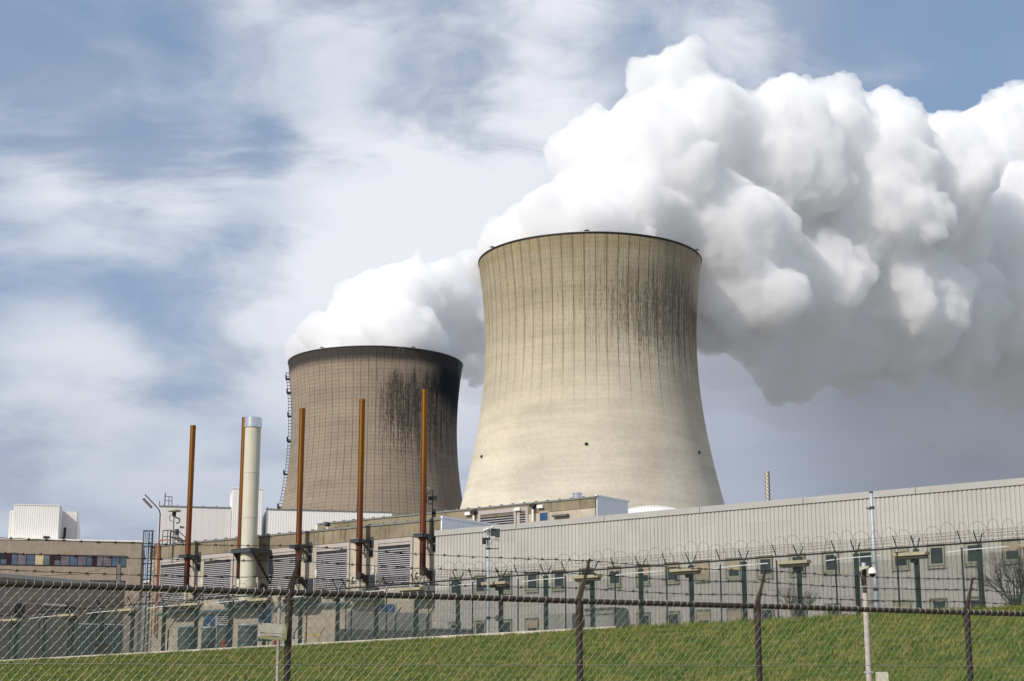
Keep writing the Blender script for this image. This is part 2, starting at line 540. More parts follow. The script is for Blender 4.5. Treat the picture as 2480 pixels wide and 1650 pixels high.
class MB:
    def __init__(s, fr=WF):
        s.v, s.f, s.fr = [], [], fr

    def add(s, verts, faces):
        n = len(s.v)
        s.v += [tuple(q) for q in verts]
        s.f += [tuple(i + n for i in fc) for fc in faces]
        return s

    def box(s, s0, s1, d0, d1, z0, z1):
        w = s.fr.w
        c = [w(a, b, c_) for c_ in (z0, z1) for (a, b) in ((s0, d0), (s1, d0), (s1, d1), (s0, d1))]
        return s.add(c, [(0, 1, 2, 3), (7, 6, 5, 4), (4, 5, 1, 0), (5, 6, 2, 1), (6, 7, 3, 2), (7, 4, 0, 3)])

    def quad(s, *p):
        return s.add(p, [tuple(range(len(p)))])

    def prism(s, pts, off):
        """a polygon of world points extruded by the vector off"""
        n = len(pts)
        q = [Vector(a) for a in pts] + [Vector(a) + off for a in pts]
        return s.add(q, [tuple(range(n)), tuple(range(2 * n - 1, n - 1, -1))] + [(i, i + n, (i + 1) % n + n, (i + 1) % n) for i in range(n)])

    def tube(s, a, b, r, n=8, r2=None, cap=True):
        a, b = Vector(a), Vector(b)
        ax = (b - a)
        if ax.length < 1e-6:
            return s
        ax.normalize()
        u = ax.cross(Vector((0, 0, 1)) if abs(ax.z) < .9 else Vector((1, 0, 0))).normalized()
        w = ax.cross(u)
        r2 = r if r2 is None else r2
        vs_ = []
        for c, rr in ((a, r), (b, r2)):
            for i in range(n):
                t_ = 2 * math.pi * i / n
                vs_.append(c + (u * math.cos(t_) + w * math.sin(t_)) * rr)
        fs = [(i, (i + 1) % n, n + (i + 1) % n, n + i) for i in range(n)]
        if cap:
            fs += [tuple(range(n - 1, -1, -1)), tuple(range(n, 2 * n))]
        return s.add(vs_, fs)

    def path(s, pts, r, n=6):
        """a tube swept along a list of points"""
        pts = [Vector(q) for q in pts]
        rings = []
        prev = None
        for i, q in enumerate(pts):
            ax = (pts[min(i + 1, len(pts) - 1)] - pts[max(i - 1, 0)]).normalized()
            if prev is None:
                u = ax.cross(Vector((0, 0, 1)) if abs(ax.z) < .9 else Vector((1, 0, 0))).normalized()
            else:
                u = (prev - ax * prev.dot(ax)).normalized()
            prev = u
            w = ax.cross(u)
            rr = r[i] if isinstance(r, (list, tuple)) else r
            rings += [q + (u * math.cos(2 * math.pi * k / n) + w * math.sin(2 * math.pi * k / n)) * rr for k in range(n)]
        m = len(pts)
        fs = [(j * n + k, j * n + (k + 1) % n, (j + 1) * n + (k + 1) % n, (j + 1) * n + k) for j in range(m - 1) for k in range(n)]
        fs += [tuple(range(n - 1, -1, -1)), tuple(range((m - 1) * n, m * n))]
        return s.add(rings, fs)

    def lathe(s, c, prof, n=32, cap=True):
        """prof: (radius, height) pairs round the vertical axis through c"""
        c = Vector(c)
        vs_ = [c + Vector((r * math.cos(2 * math.pi * i / n), r * math.sin(2 * math.pi * i / n), z)) for r, z in prof for i in range(n)]
        m = len(prof)
        fs = [(j * n + i, j * n + (i + 1) % n, (j + 1) * n + (i + 1) % n, (j + 1) * n + i) for j in range(m - 1) for i in range(n)]
        if cap:
            fs += [tuple(range(n - 1, -1, -1)), tuple(range((m - 1) * n, m * n))]
        return s.add(vs_, fs)

    def corrugated(s, s0, s1, d, z0, z1, pitch=.25, depth=.04, top=None):
        """a trapezoidal sheet; top(s) gives a sloping upper edge"""
        w = s.fr.w
        prof = []
        n = max(1, round(abs(s1 - s0) / pitch))
        p = (s1 - s0) / n
        for i in range(n):
            a = s0 + i * p
            prof += [(a, 0), (a + p * .18, 0), (a + p * .3, depth), (a + p * .88, depth)]
        prof.append((s1, 0))
        vs_ = []
        for a, e in prof:
            zt = top(a) if top else z1
            vs_ += [w(a, d + e, z0), w(a, d + e, zt)]
        return s.add(vs_, [(2 * i, 2 * i + 2, 2 * i + 3, 2 * i + 1) for i in range(len(prof) - 1)])

    def build(s, name, mat, parent=None, smooth=False, label=None, kind=None):
        o_ = root_of(parent) if parent is not None else Vector((0, 0, 0))
        me = bpy.data.meshes.new(name)
        me.from_pydata([(a[0] - o_.x, a[1] - o_.y, a[2] - o_.z) for a in s.v], [], s.f)
        me.materials.append(mat)
        if smooth:
            me.polygons.foreach_set('use_smooth', [True] * len(me.polygons))
            try:
                me.set_sharp_from_angle(angle=math.radians(40))
            except Exception:
                pass
        me.update()
        ob = bpy.data.objects.new(name, me)
        COL.objects.link(ob)
        if parent is not None:
            ob.parent = parent
        if label:
            ob['label'] = label
        if kind:
            ob['kind'] = kind
        return ob


FACADE = -37.3                      # bearing of the long facades and fences
GEN = Frame(at(1046, 1258, 122), FACADE)
HAN = Frame(at(1056, 1291, 117), FACADE)
KER = Frame(at(990, 1546, 75), FACADE)


# ------------------------------------------------------------------ ground
def lerp(a, b, t):
    return a + (b - a) * t


def smooth(t):
    t = max(0.0, min(1.0, t))
    return t * t * (3 - 2 * t)


UB = Vector((0.60599, 0.79547))     # across the slope, away from the camera
UR = Vector((0.79547, -0.60599))    # along it, to the right
B_KERB = KER.o.x * UB.x + KER.o.y * UB.y
S_KER = KER.o.x * UR.x + KER.o.y * UR.y


def kerb_z(s):
    q = max(-60, min(60, s - S_KER))
    return 5.53 + .0100 * q


def ground_z(x, y):
    b = x * UB.x + y * UB.y
    s = x * UR.x + y * UR.y
    zk = kerb_z(s) - .05
    if b < 0:
        return 0.0
    if b < 37:
        return 1.95 * (b / 37) ** 1.25
    if b < B_KERB:
        t = (b - 37) / (B_KERB - 37)
        return lerp(1.95, zk, t * .75 + .25 * math.sin(t * math.pi / 2)) + .10 * noise.noise(Vector((x * .13, y * .13, 0))) * math.sin(t * math.pi)
    if b < B_KERB + 34:
        return lerp(zk - .12, 7.5, (b - B_KERB) / 34)
    return 7.5


ss_ = [-6000, -2500, -1200, -600, -300, -150] + [(-90 + 2.0 * i) for i in range(91)] + [130, 200, 350, 700, 1500, 3000, 6000]
bs_ = [-3000, -800, -200, -60, -20, 0, 5, 10, 15, 20, 25, 30, 34] + [36 + .9 * i for i in range(23)] + [B_KERB - .02, B_KERB + .3, B_KERB + 8, B_KERB + 20, B_KERB + 34, 130, 200, 350, 700, 1500, 3000, 8000]
V, Fc = [], []
for b in bs_:
    for s in ss_:
        q = UR * s + UB * b
        V.append((q.x, q.y, ground_z(q.x, q.y)))
n = len(ss_)
for j in range(len(bs_) - 1):
    for i in range(n - 1):
        Fc.append((j * n + i, j * n + i + 1, (j + 1) * n + i + 1, (j + 1) * n + i))
g = MB()
g.add(V, Fc)
tag(g.build('ground', M_GROUND, smooth=True), kind='structure')

kb = MB(KER)
for i in range(60):
    s0, s1 = -46 + i * 1.0, -46 + (i + 1) * 1.0
    if s1 > 11:
        break
    z0 = kerb_z(s0 + S_KER) + .02
    kb.box(s0, s1 - .015, -.12, .16, z0 - .5, z0 + .02)
tag(kb.build('kerb', M_KERB), kind='structure')

# grass blades on the bank, as far as the frame shows it
rng = np.random.default_rng(5)
NB = 190000
b_ = 37 + (B_KERB + .1 - 37) * rng.random(NB) ** .8
s_ = S_KER - 36 + 70 * rng.random(NB)
bl = []
ok = []
xs = UR.x * s_ + UB.x * b_
ys = UR.y * s_ + UB.y * b_
keep = (ys > 25) & (np.abs(xs / ys) < .34)
xs, ys, s_, b_ = xs[keep], ys[keep], s_[keep], b_[keep]
zs = np.array([ground_z(a, b) for a, b in zip(xs, ys)])
NB = len(xs)
crest = np.clip((b_ - (B_KERB - .8)) / .8, 0, 1) * np.clip((s_ - S_KER - 8) / 8, 0, 1)
clump = np.array([noise.noise(Vector(((a * UR.x + b * UR.y) * 1.4, (a * UB.x + b * UB.y) * .7, 1.7))) for a, b in zip(xs, ys)])
h = (.05 + .09 * rng.random(NB) ** 1.5) * (1 + .9 * np.clip(clump, -1, 1)) + crest * .07
a_ = rng.random(NB) * math.pi
wd = .012 + .018 * rng.random(NB)
lx, ly = (rng.random(NB) - .5) * .09, (rng.random(NB) - .5) * .09
V = np.empty((NB, 3, 3), 'f')
V[:, 0] = np.stack([xs - np.cos(a_) * wd, ys - np.sin(a_) * wd, zs - .01], 1)
V[:, 1] = np.stack([xs + np.cos(a_) * wd, ys + np.sin(a_) * wd, zs - .01], 1)
V[:, 2] = np.stack([xs + lx, ys + ly, zs + h], 1)
me = bpy.data.meshes.new('grass')
me.from_pydata(V.reshape(-1, 3).tolist(), [], np.arange(NB * 3).reshape(-1, 3).tolist())
me.materials.append(M_GRASS)
go = bpy.data.objects.new('grass', me)
COL.objects.link(go)
tag(go, kind='stuff')


# ------------------------------------------------------------------ cooling towers
def tower_r(z):
    return 34.5 * math.sqrt(1 + ((122 - z) / 75.6) ** 2)


def cooling_tower(cx, cy_, label, mat):
    root = thing('cooling_tower', (cx, cy_, CZ), label, 'cooling tower')
    prof = [(tower_r(-6 + 156 * i / 60), -6 + 156 * i / 60) for i in range(61)]
    inner = [(r - .6, z) for r, z in reversed(prof)]
    MB().lathe((cx, cy_, CZ), prof + inner, 160, cap=False).build('shell', mat, root, smooth=True)
    R = tower_r(150)
    MB().lathe((cx, cy_, CZ), [(R - .9, 149.6), (R + .15, 149.6), (R + .15, 149.95), (R - .9, 149.95), (R - .9, 149.6)], 160, cap=False).build('rim_ledge', M_BLACK, root)
    return root


T1C, T2C = (25.7, 540.0), (-57.6, 700.0)
t1 = cooling_tower(*T1C, 'big pale beige cooling tower streaked black near its top', M_TOWER_PALE)
t2 = cooling_tower(*T2C, 'smaller dark brown cooling tower with sooty rim and outside ladder', M_TOWER_DARK)


def rim_lamp(c, ang, root):
    R = tower_r(150) + .2
    p = Vector((c[0] + R * math.cos(ang), c[1] + R * math.sin(ang), CZ + 150.1))
    m = MB()
    m.tube(p, p + Vector((0, 0, .45)), .3, 8)
    m.tube(p + Vector((-.9, 0, .15)), p + Vector((.9, 0, .15)), .15, 6)
    m.build('warning_lamp', M_BLACK, root)


for c, root, angs in ((T1C, t1, (-1.64, -2.62, -.42)), (T2C, t2, (-2.12, -1.07))):
    for a in angs:
        rim_lamp(c, a, root)
# small access hatches of the pale tower
for u, v in ((1167, 1105), (1420, 1074), (1693, 1095)):
    d = ray(u, v)
    # meet the shell: march along the sight line
    k = 430.0
    while True:
        q = Vector((0, 0, CZ)) + d * k
        z = q.z - CZ
        if math.hypot(q.x - T1C[0], q.y - T1C[1]) < tower_r(z) + .15 or k > 640:
            break
        k += .1
    f = Frame((q.x, q.y), 0)
    MB().lathe(q + Vector((0, 0, -.5)), [(.45, 0), (.55, .4), (.3, .8)], 8).build('shell_hatch', M_BLACK, t1)
# outside ladder with rest platforms down the dark tower's edge
lad = MB()
plat = MB()
ang = math.pi - .02
zq = 60.0
i = 0
while zq < 147.5:
    r = tower_r(zq) + .9
    p = Vector((T2C[0] + r * math.cos(ang), T2C[1] + r * math.sin(ang), CZ + zq))
    lad.box(p.x - .7, p.x + .5, p.y - .4, p.y + .4, p.z, p.z + .16)
    zq += 1.35
    i += 1
for k in range(60):
    z0 = 60 + k * 1.45
    r0, r1 = tower_r(z0), tower_r(z0 + 1.45)
    for o_ in (.35, 1.6):
        lad.tube((T2C[0] - r0 - o_, T2C[1], CZ + z0), (T2C[0] - r1 - o_, T2C[1], CZ + z0 + 1.45), .10, 4)
lad.build('ladder', M_TANK, t2)
for z0 in (72, 89, 103, 117, 127.5, 137.5, 143.5):
    r = tower_r(z0)
    m = MB()
    m.box(T2C[0] - r - 2.0, T2C[0] - r, T2C[1] - 1.2, T2C[1] + 1.6, CZ + z0, CZ + z0 + .5)
    m.box(T2C[0] - r - 2.0, T2C[0] - r - 1.8, T2C[1] - 1.6, T2C[1] + 1.6, CZ + z0, CZ + z0 + 2.0)
    m.build('rest_platform', M_BLACK, t2)


# ------------------------------------------------------------------ steam
def vol_mat(name, dens):
    m, t = material(name)
    o = t.new('ShaderNodeOutputMaterial')
    v = t.new('ShaderNodeVolumePrincipled')
    v.inputs['Color'].default_value = (.993, .993, .994, 1)
    v.inputs['Density'].default_value = dens
    v.inputs['Anisotropy'].default_value = -0.3
    t.t.links.new(v.outputs[0], o.inputs['Volume'])
    return m


def puffs(specs, seed, levels=((12, .50), (10, .42))):
    rnd = random.Random(seed)
    base = [(at(u, v, Y), r * Y * 1.0 / FPX) for (u, v, r, Y) in specs]
    allp, cur = list(base), base
    for n, k in levels:
        nx = []
        for p, R in cur:
            for i in range(n):
                d = Vector((rnd.gauss(0, 1), rnd.gauss(0, 1), rnd.gauss(0, 1))).normalized()
                rr = R * k * rnd.uniform(.4, 1.15)
                nx.append((p + d * (R - rr * .6), rr))
        allp += nx
        cur = nx
    return base, allp


def revoxel(name, V, F_, voxel):
    me = bpy.data.meshes.new(name)
    me.from_pydata(V.tolist() if hasattr(V, 'tolist') else V, [], F_.tolist() if hasattr(F_, 'tolist') else F_)
    o = bpy.data.objects.new(name, me)
    COL.objects.link(o)
    md = o.modifiers.new('r', 'REMESH')
    md.mode = 'VOXEL'
    md.voxel_size = voxel
    dg = bpy.context.evaluated_depsgraph_get()
    out = bpy.data.meshes.new_from_object(o.evaluated_get(dg))
    bpy.data.objects.remove(o)
    bpy.data.meshes.remove(me)
    return out


def sphere_union(name, balls, voxel, amp, freq, mat, parent, sub=2, fine=0.0):
    tmpl = []
    for k in (1, sub):
        bm = bmesh.new()
        bmesh.ops.create_icosphere(bm, subdivisions=k, radius=1)
        bm.verts.ensure_lookup_table()
        tmpl.append((np.array([v.co for v in bm.verts]), np.array([[v.index for v in f.verts] for f in bm.faces])))
        bm.free()
    Vl, Fl, off = [], [], 0
    for p, R in balls:
        tv, tf = tmpl[1 if R > 6 else 0]
        Vl.append(tv * R + np.array(p))
        Fl.append(tf + off)
        off += len(tv)
    V, Fq = np.concatenate(Vl), np.concatenate(Fl)
    me2 = revoxel(name, V, Fq, voxel)
    nv = len(me2.vertices)
    co = np.empty(nv * 3, 'f'); me2.vertices.foreach_get('co', co)
    no = np.empty(nv * 3, 'f'); me2.vertices.foreach_get('normal', no)
    co, no = co.reshape(-1, 3), no.reshape(-1, 3)
    nv_, tv_ = noise.noise_vector, noise.noise
    warp_, dsp = np.empty((nv, 3), 'f'), np.empty(nv, 'f')
    for i_, a in enumerate(co.tolist()):
        p = Vector(a)
        w_ = nv_(p * (1 / 42.0)) * 5.0 + nv_(p * (1 / 17.0)) * 3.0
        warp_[i_] = w_
        q = p * freq
        dsp[i_] = abs(tv_(q)) + .55 * abs(tv_(q * 2.1)) + .34 * abs(tv_(q * 4.3)) + .16 * abs(tv_(q * 8.7)) - .42
    co = co + no * (dsp * amp)[:, None] + warp_ * min(1.0, amp / 7.0)
    fl = [tuple(f.vertices) for f in me2.polygons]
    bpy.data.meshes.remove(me2)
    me2 = revoxel(name, co, fl, voxel * .95)        # closes the places where the displaced skin folded through itself
    nv = len(me2.vertices)
    co = np.empty(nv * 3, 'f'); me2.vertices.foreach_get('co', co)
    no = np.empty(nv * 3, 'f'); me2.vertices.foreach_get('normal', no)
    co, no = co.reshape(-1, 3), no.reshape(-1, 3)
    if fine:                                        # the smallest curls, a metre or two across
        sm = np.array([abs(tv_(q)) + .5 * abs(tv_(q * 2.2)) for q in (Vector(a) * .19 for a in co.tolist())], 'f')
        co = co + no * (sm * fine - fine * .3)[:, None]
    co = co - np.array(root_of(parent), 'f')
    me2.vertices.foreach_set('co', co.astype('f').ravel())
    me2.update()
    me2.name = name
    me2.materials.clear()
    me2.materials.append(mat)
    me2.polygons.foreach_set('use_smooth', [True] * len(me2.polygons))
    o = bpy.data.objects.new(name, me2)
    COL.objects.link(o)
    o.parent = parent
    return o


M_STEAM = vol_mat('dense_steam', .19)
M_MIST = vol_mat('thin_steam', .013)
S1 = [(1420, 640, 215, 543), (1475, 560, 185, 545), (1325, 600, 120, 545), (1560, 430, 190, 550), (1435, 410, 118, 550), (1632, 180, 92, 560), (1600, 215, 90, 560),
      (1570, 295, 95, 556), (1575, 205, 78, 558), (1650, 140, 52, 560), (1690, 205, 55, 560), (1535, 190, 45, 560), (1520, 270, 50, 556), (1465, 310, 50, 553), (1240, 605, 80, 547), (1195, 630, 52, 545), (1700, 340, 140, 560), (1788, 213, 17, 560), (1760, 580, 180, 560), (1900, 400, 185, 575), (1925, 250, 78, 575),
      (1990, 310, 120, 580), (2150, 295, 86, 590), (2080, 500, 210, 595), (2235, 470, 190, 610), (1830, 700, 120, 556), (1960, 700, 150, 585),
      (2180, 720, 180, 610), (1760, 745, 85, 556), (1720, 810, 62, 575), (1800, 800, 80, 580), (1925, 870, 115, 600), (2060, 830, 105, 605), (2400, 345, 105, 650), (2430, 600, 180, 650),
      (2330, 790, 150, 640), (2600, 560, 230, 660), (2470, 300, 90, 660), (2480, 800, 190, 655), (2200, 850, 80, 620)]
S2 = [(912, 885, 185, 702), (900, 800, 120, 704), (985, 745, 125, 708), (1010, 690, 72, 712), (1085, 700, 75, 716), (1075, 785, 98, 722), (870, 740, 62, 704),
      (1180, 760, 110, 730), (1160, 660, 55, 735), (1175, 880, 50, 722), (800, 830, 70, 702), (742, 852, 46, 702), (1210, 850, 60, 740)]
M_CORE, _t = material('opaque_core_white')
finish(M_CORE, _t, (.93, .93, .935), 1.0, 0, 0.0)


def plume(label, specs, seed, loc, voxel, cores, haze=None):
    root = thing('steam_plume', loc, label, 'steam')
    base, balls = puffs(specs, seed)
    sphere_union('steam_edge', balls, voxel, 6.5, 1 / 13.0, M_STEAM, root, 2, 2.4)
    core = [(p, R - 11) for p, R in base if R > 15 and cores]
    if core:
        sphere_union('added_white_core', core, 3.0, 2.0, 1 / 20.0, M_CORE, root, 3)  # solid white body added inside the steam, reflecting light back out
    if haze:
        sphere_union('steam_wisp', puffs(haze, seed + 50, ((10, .55), (8, .5)))[1], 3.0, 7.0, 1 / 18.0, M_MIST, root)
    return root


plume('huge white steam plume drifting off the big pale tower', S1, 3, (T1C[0], T1C[1], CZ + 150), 1.5, True,
      [(1700, 690, 75, 526), (1740, 760, 90, 540), (1760, 860, 110, 570), (1830, 930, 90, 590), (1950, 940, 90, 600), (2110, 900, 90, 610), (2260, 930, 150, 640), (2430, 980, 150, 660), (2300, 1000, 110, 650), (1700, 960, 60, 590), (1900, 1000, 60, 600),
       (1160, 640, 60, 560), (1240, 560, 60, 548)])
plume('lesser white steam plume rising from the dark brown tower', S2, 8, (T2C[0], T2C[1], CZ + 150), 1.5, True,
      [(1135, 885, 40, 690), (1165, 920, 60, 700)])


# ------------------------------------------------------------------ generator building (lower concrete block with louvres and exhaust pipes)
GZ = 7.4
GT = 16.4
E0, E1 = -30.3, .93
gen = thing('generator_building', GEN.w((E0 + E1) / 2, -3, GZ), 'long stained concrete building with five big louvres behind copper pipes', 'building')
m = MB(GEN)
m.box(E0, E1 - .06, -13.9, 0, GZ - 1, GT - .12)
m.build('wall', M_CONC_WARM, gen)
# fascia: the stained band under the roof edge stands 4 cm proud
fas = mottled('algae_concrete', (.26, .215, .145), .25, .8, .9, streak=.9, dirt=(.085, .062, .028), dirt_amt=.55)
m = MB(GEN)
m.box(E0 - .02, E1 - .04, 0, .05, 15.32, GT - .12)
m.build('fascia', fas, gen)
m = MB(GEN)
m.box(E0 - .06, E1 + .04, -.25, .12, GT - .10, GT + .03)
for i in range(26):
    s = E0 + .4 + i * 1.19
    m.box(s, s + .16, -.2, .0, GT + .03, GT + .13)
m.build('roof_edge', M_FLASH, gen)
m = MB(GEN)
m.box(E0 + .2, E1 - .1, -13.5, -.3, GT - .12, GT - .06)
m.build('roof', M_FLASH, gen)
# its right end is clad in white ribbed sheet
endf = Frame(GEN.w(E1, 0, 0), FACADE + 90)
m = MB(endf)
m.corrugated(.02, 13.9, 0, GZ, GT + .02, .34, .05)
m.build('end_cladding', M_WHITE_COOL, gen)
m = MB(endf)
m.box(-.06, 14.0, -.05, .10, GT + .03, GT + .2)
m.box(-.08, .12, -.02, .08, GZ, GT + .03)
m.build('end_trim', M_WHITE_COOL, gen)


def louvre(fr, parent, s0, s1, z0, z1, d=0.0, pitch=.15):
    o = MB(fr).box(s0 - .22, s0, d, d + .10, z0 - .1, z1 + .55).box(s1, s1 + .22, d, d + .10, z0 - .1, z1 + .55).box(s0, s1, d, d + .095, z1 + .25, z1 + .55).build('louvre_surround', M_LFRAME, parent)
    MB(fr).box(s0, s1, d + .004, d + .03, z0, z1 + .25).build('louvre_void', M_VOID, o)
    sl = MB(fr)
    w = fr.w
    n = int((z1 - z0) / pitch)
    for i in range(n):
        z = z0 + i * pitch
        sl.prism([w(s0 + .02, d + .05, z + .05), w(s0 + .02, d + .10, z), w(s0 + .02, d + .10, z + .035), w(s0 + .02, d + .05, z + .07)], fr.R * (s1 - s0 - .04))
    sl.build('slat', M_SLAT, o)
    g_ = MB(fr)
    g_.box(s0, s1, d + .03, d + .05, z1 + .05, z1 + .22)
    g_.build('grille', M_LFRAME, o)


for s0, s1 in ((-28.85, -25.75), (-23.7, -20.6), (-16.4, -13.4), (-11.3, -8.15), (-5.07, -1.95)):
    louvre(GEN, gen, s0, s1, 11.75, 14.72)


def blue_door(fr, parent, s0, s1, z0, z1, d=0.0):
    o = MB(fr).box(s0 - .1, s1 + .1, d, d + .06, z0, z1 + .1).build('door_frame', M_LFRAME, parent)
    MB(fr).box(s0, s1, d + .06, d + .10, z0, z1).build('door_leaf', M_BLUE, o)
    m_ = MB(fr)
    w = fr.w
    c = (s0 + s1) / 2
    m_.prism([w(c - .14, d + .105, z0 + 1.25), w(c + .14, d + .105, z0 + 1.25), w(c, d + .105, z0 + 1.5)], fr.N * .01)
    m_.build('warning_sign', M_YELLOW, o)
    MB(fr).box(c - .13, c + .13, d + .105, d + .115, z0 + 1.0, z0 + 1.2).build('notice', M_WHITE, o)


for s0, s1 in ((-23.5, -22.1), (-17.3, -15.9), (-4.7, -3.36)):
    blue_door(GEN, gen, s0, s1, 8.3, 10.5)
for s in (-26.6, -19.7, -13.3, -7.0, -.9):          # a slab below every pipe, the shadow under it built as a dark block
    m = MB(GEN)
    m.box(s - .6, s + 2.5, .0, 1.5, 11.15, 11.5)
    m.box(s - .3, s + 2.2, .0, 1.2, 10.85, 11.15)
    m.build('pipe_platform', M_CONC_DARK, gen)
for s in (-27.0, -13.9, -6.7):
    MB(GEN).box(s, s + 1.6, .02, .2, 10.55, 10.68).build('wall_light', M_YELLOW, gen)
for s in (-25.0, -20.2, -12.4, -6.6):
    MB(GEN).box(s + 1.05, s + 1.15, .02, .12, 12.9, 13.4).build('junction_box', M_WHITE, gen)
m = MB(GEN)
m.tube(GEN.w(-28.6, .35, 10.75), GEN.w(-19.4, .35, 10.75), .12, 8)
m.tube(GEN.w(-18.6, .35, 10.75), GEN.w(-7.6, .35, 10.75), .12, 8)
for s in (-27, -24, -21, -17, -14, -11, -8.5):
    m.box(s - .05, s + .05, .0, .4, 10.6, 10.64)
m.build('wall_pipe', M_PIPEBLUE, gen)
louvre(GEN, gen, -21.9, -20.6, 8.6, 10.4)
m = MB(GEN)          # construction joints
for i in range(13):
    s = -28 + i * 2.3
    m.box(s, s + .025, .051, .054, 15.34, GT - .14)
for s in (-25.3, -24.2, -20.1, -19.0, -13.0, -12.0, -7.3, -6.0):
    m.box(s, s + .02, .0, .004, 11.6, 15.3)
m.build('joint', M_CONC_DARK, gen)

# ------------------------------------------------------------------ copper exhaust pipes
PIPE_LABELS = ['copper exhaust pipe standing clear against open sky, farthest from the towers', 'copper exhaust pipe half hidden by the fat cream chimney',
               'copper exhaust pipe overlapping the ladder edge of the dark tower', 'copper exhaust pipe rising before the middle of the dark tower',
               'copper exhaust pipe before the sooty streaks of the dark tower, nearest the ribbed shed']


def exhaust_pipe(s, label):
    f = Frame(GEN.w(s, 0, 0), FACADE)
    base = f.w(0, .9, 11.5)
    root = thing('exhaust_pipe', base, label, 'exhaust pipe', 'copper exhaust pipes on the generator building')
    c = f.w(0, .9, 0)
    r = .225
    up = lambda z: Vector((c.x, c.y, z))
    m = MB()
    m.tube(up(12.9), up(25.78), r, 20)
    m.build('pipe', M_COPPER, root, smooth=True)
    m = MB()
    m.tube(up(25.55), up(25.82), r + .012, 20)
    m.tube(up(25.825), up(25.83), r - .02, 20)
    m.build('pipe_collar', M_COPPER, root, smooth=True)
    m = MB()
    m.tube(up(12.35), up(12.9), r, 16)
    m.path([f.w(0, .85, 12.72), f.w(.03, .5, 12.62), f.w(.10, .05, 12.3)], [.20, .21, .25], 10)
    m.build('elbow', M_RUSTARM, root, smooth=True)
    m = MB(f)
    m.box(.0, 1.0, .02, .14, 11.75, 12.75)
    m.build('wall_box', M_STEEL, root)
    MB(f).box(.98, 1.06, .02, .2, 11.7, 12.8).build('wall_box_edge', M_SLAT, root)
    m = MB()
    m.tube(f.w(-.12, .95, 12.3), f.w(-.42, 1.05, 12.3), .14, 12)
    m.tube(f.w(-.42, 1.05, 12.3), f.w(-.50, 1.07, 12.3), .29, 16)
    m.build('flange', M_CREAM, root, smooth=True)
    m = MB()
    m.tube(f.w(0, .9, 11.5), f.w(0, .9, 12.4), .17, 12)
    m.build('support_leg', M_CREAM, root, smooth=True)
    m = MB(f)                                              # steel clamp frame round the pipe and its wall plate
    for (s0, s1, d0, d1) in ((-.45, .45, 1.38, 1.5), (-.45, -.33, .0, 1.38), (.33, .45, .0, 1.38), (-.33, .33, .42, .52)):
        m.box(s0, s1, d0, d1, 15.02, 15.07)
        m.box(s0, s1, d0, d1, 15.23, 15.28)
        m.box(s0 + .03, s1 - .03, d0 + .03, d1 - .03, 15.07, 15.23)
    m.box(.25, .62, .0, .06, 14.75, 15.55)
    m.build('bracket', M_STEEL, root)
    m = MB(f)
    w = f.w
    for s0 in (-.43, .35):
        m.prism([w(s0, .02, 14.35), w(s0, .14, 14.35), w(s0, .95, 15.02), w(s0, .78, 15.02)], f.R * .09)
    m.box(.2, .5, .0, .09, 14.1, 14.6)
    m.build('brace', M_BLACK, root)
    m = MB(f)
    for s0 in (-.3, -.1, .12, .3):
        m.box(s0, s0 + .05, 1.42, 1.46, 15.28, 15.33)
    m.build('bolt', M_SILVER, root)
    return root


for s, lb in zip((-24.77, -18.77, -12.42, -6.19, -.06), PIPE_LABELS):
    exhaust_pipe(s, lb)

# fat cream chimney with a bright metal cap
f = Frame(GEN.w(-17.12, 0, 0), FACADE)
chim = thing('chimney', f.w(0, 1.55, 11.3), 'fat cream painted chimney with shiny metal cap', 'chimney')
c = f.w(0, 1.55, 0)
MB().lathe((c.x, c.y, 0), [(.62, 11.3), (.62, 24.75)], 40).build('shaft', M_CREAM, chim, smooth=True)
m = MB()
for z in (14.2, 17.6, 21.1):
    m.lathe((c.x, c.y, 0), [(.622, z), (.64, z + .01), (.64, z + .06), (.622, z + .07)], 40, cap=False)
m.build('flange', M_CREAM, chim, smooth=True)
MB().lathe((c.x, c.y, 0), [(.60, 24.72), (.68, 24.72), (.68, 25.5), (.58, 25.5), (.58, 25.0)], 40, cap=False).build('cap', M_ALU, chim, smooth=True)
m = MB(f)
for s0, s1, d0, d1 in ((-1.05, 1.05, 2.3, 2.42), (-1.05, -.93, .0, 2.3), (.93, 1.05, .0, 2.3)):
    m.box(s0, s1, d0, d1, 14.88, 15.16)
m.box(-1.05, 1.05, .0, 2.42, 15.17, 15.21)
m.build('bracket', M_STEEL, chim)
m = MB(f)
w = f.w
m.prism([w(.93, .02, 12.6), w(.93, .2, 12.6), w(.93, 2.2, 14.88), w(.93, 1.9, 14.88)], f.R * .12)
m.prism([w(-1.05, .02, 12.6), w(-1.05, .2, 12.6), w(-1.05, 2.2, 14.88), w(-1.05, 1.9, 14.88)], f.R * .12)
m.prism([w(.5, .3, 11.4), w(1.3, .3, 11.4), w(1.0, .3, 11.9), w(.55, .3, 12.6)], f.N * .5)
m.build('brace', M_BLACK, chim)
m = MB(f)
m.box(-.5, -.22, 2.12, 2.25, 12.3, 12.9)
m.box(-.38, -.33, 2.14, 2.2, 12.0, 12.3)
m.build('control_box', M_CREAM, chim)

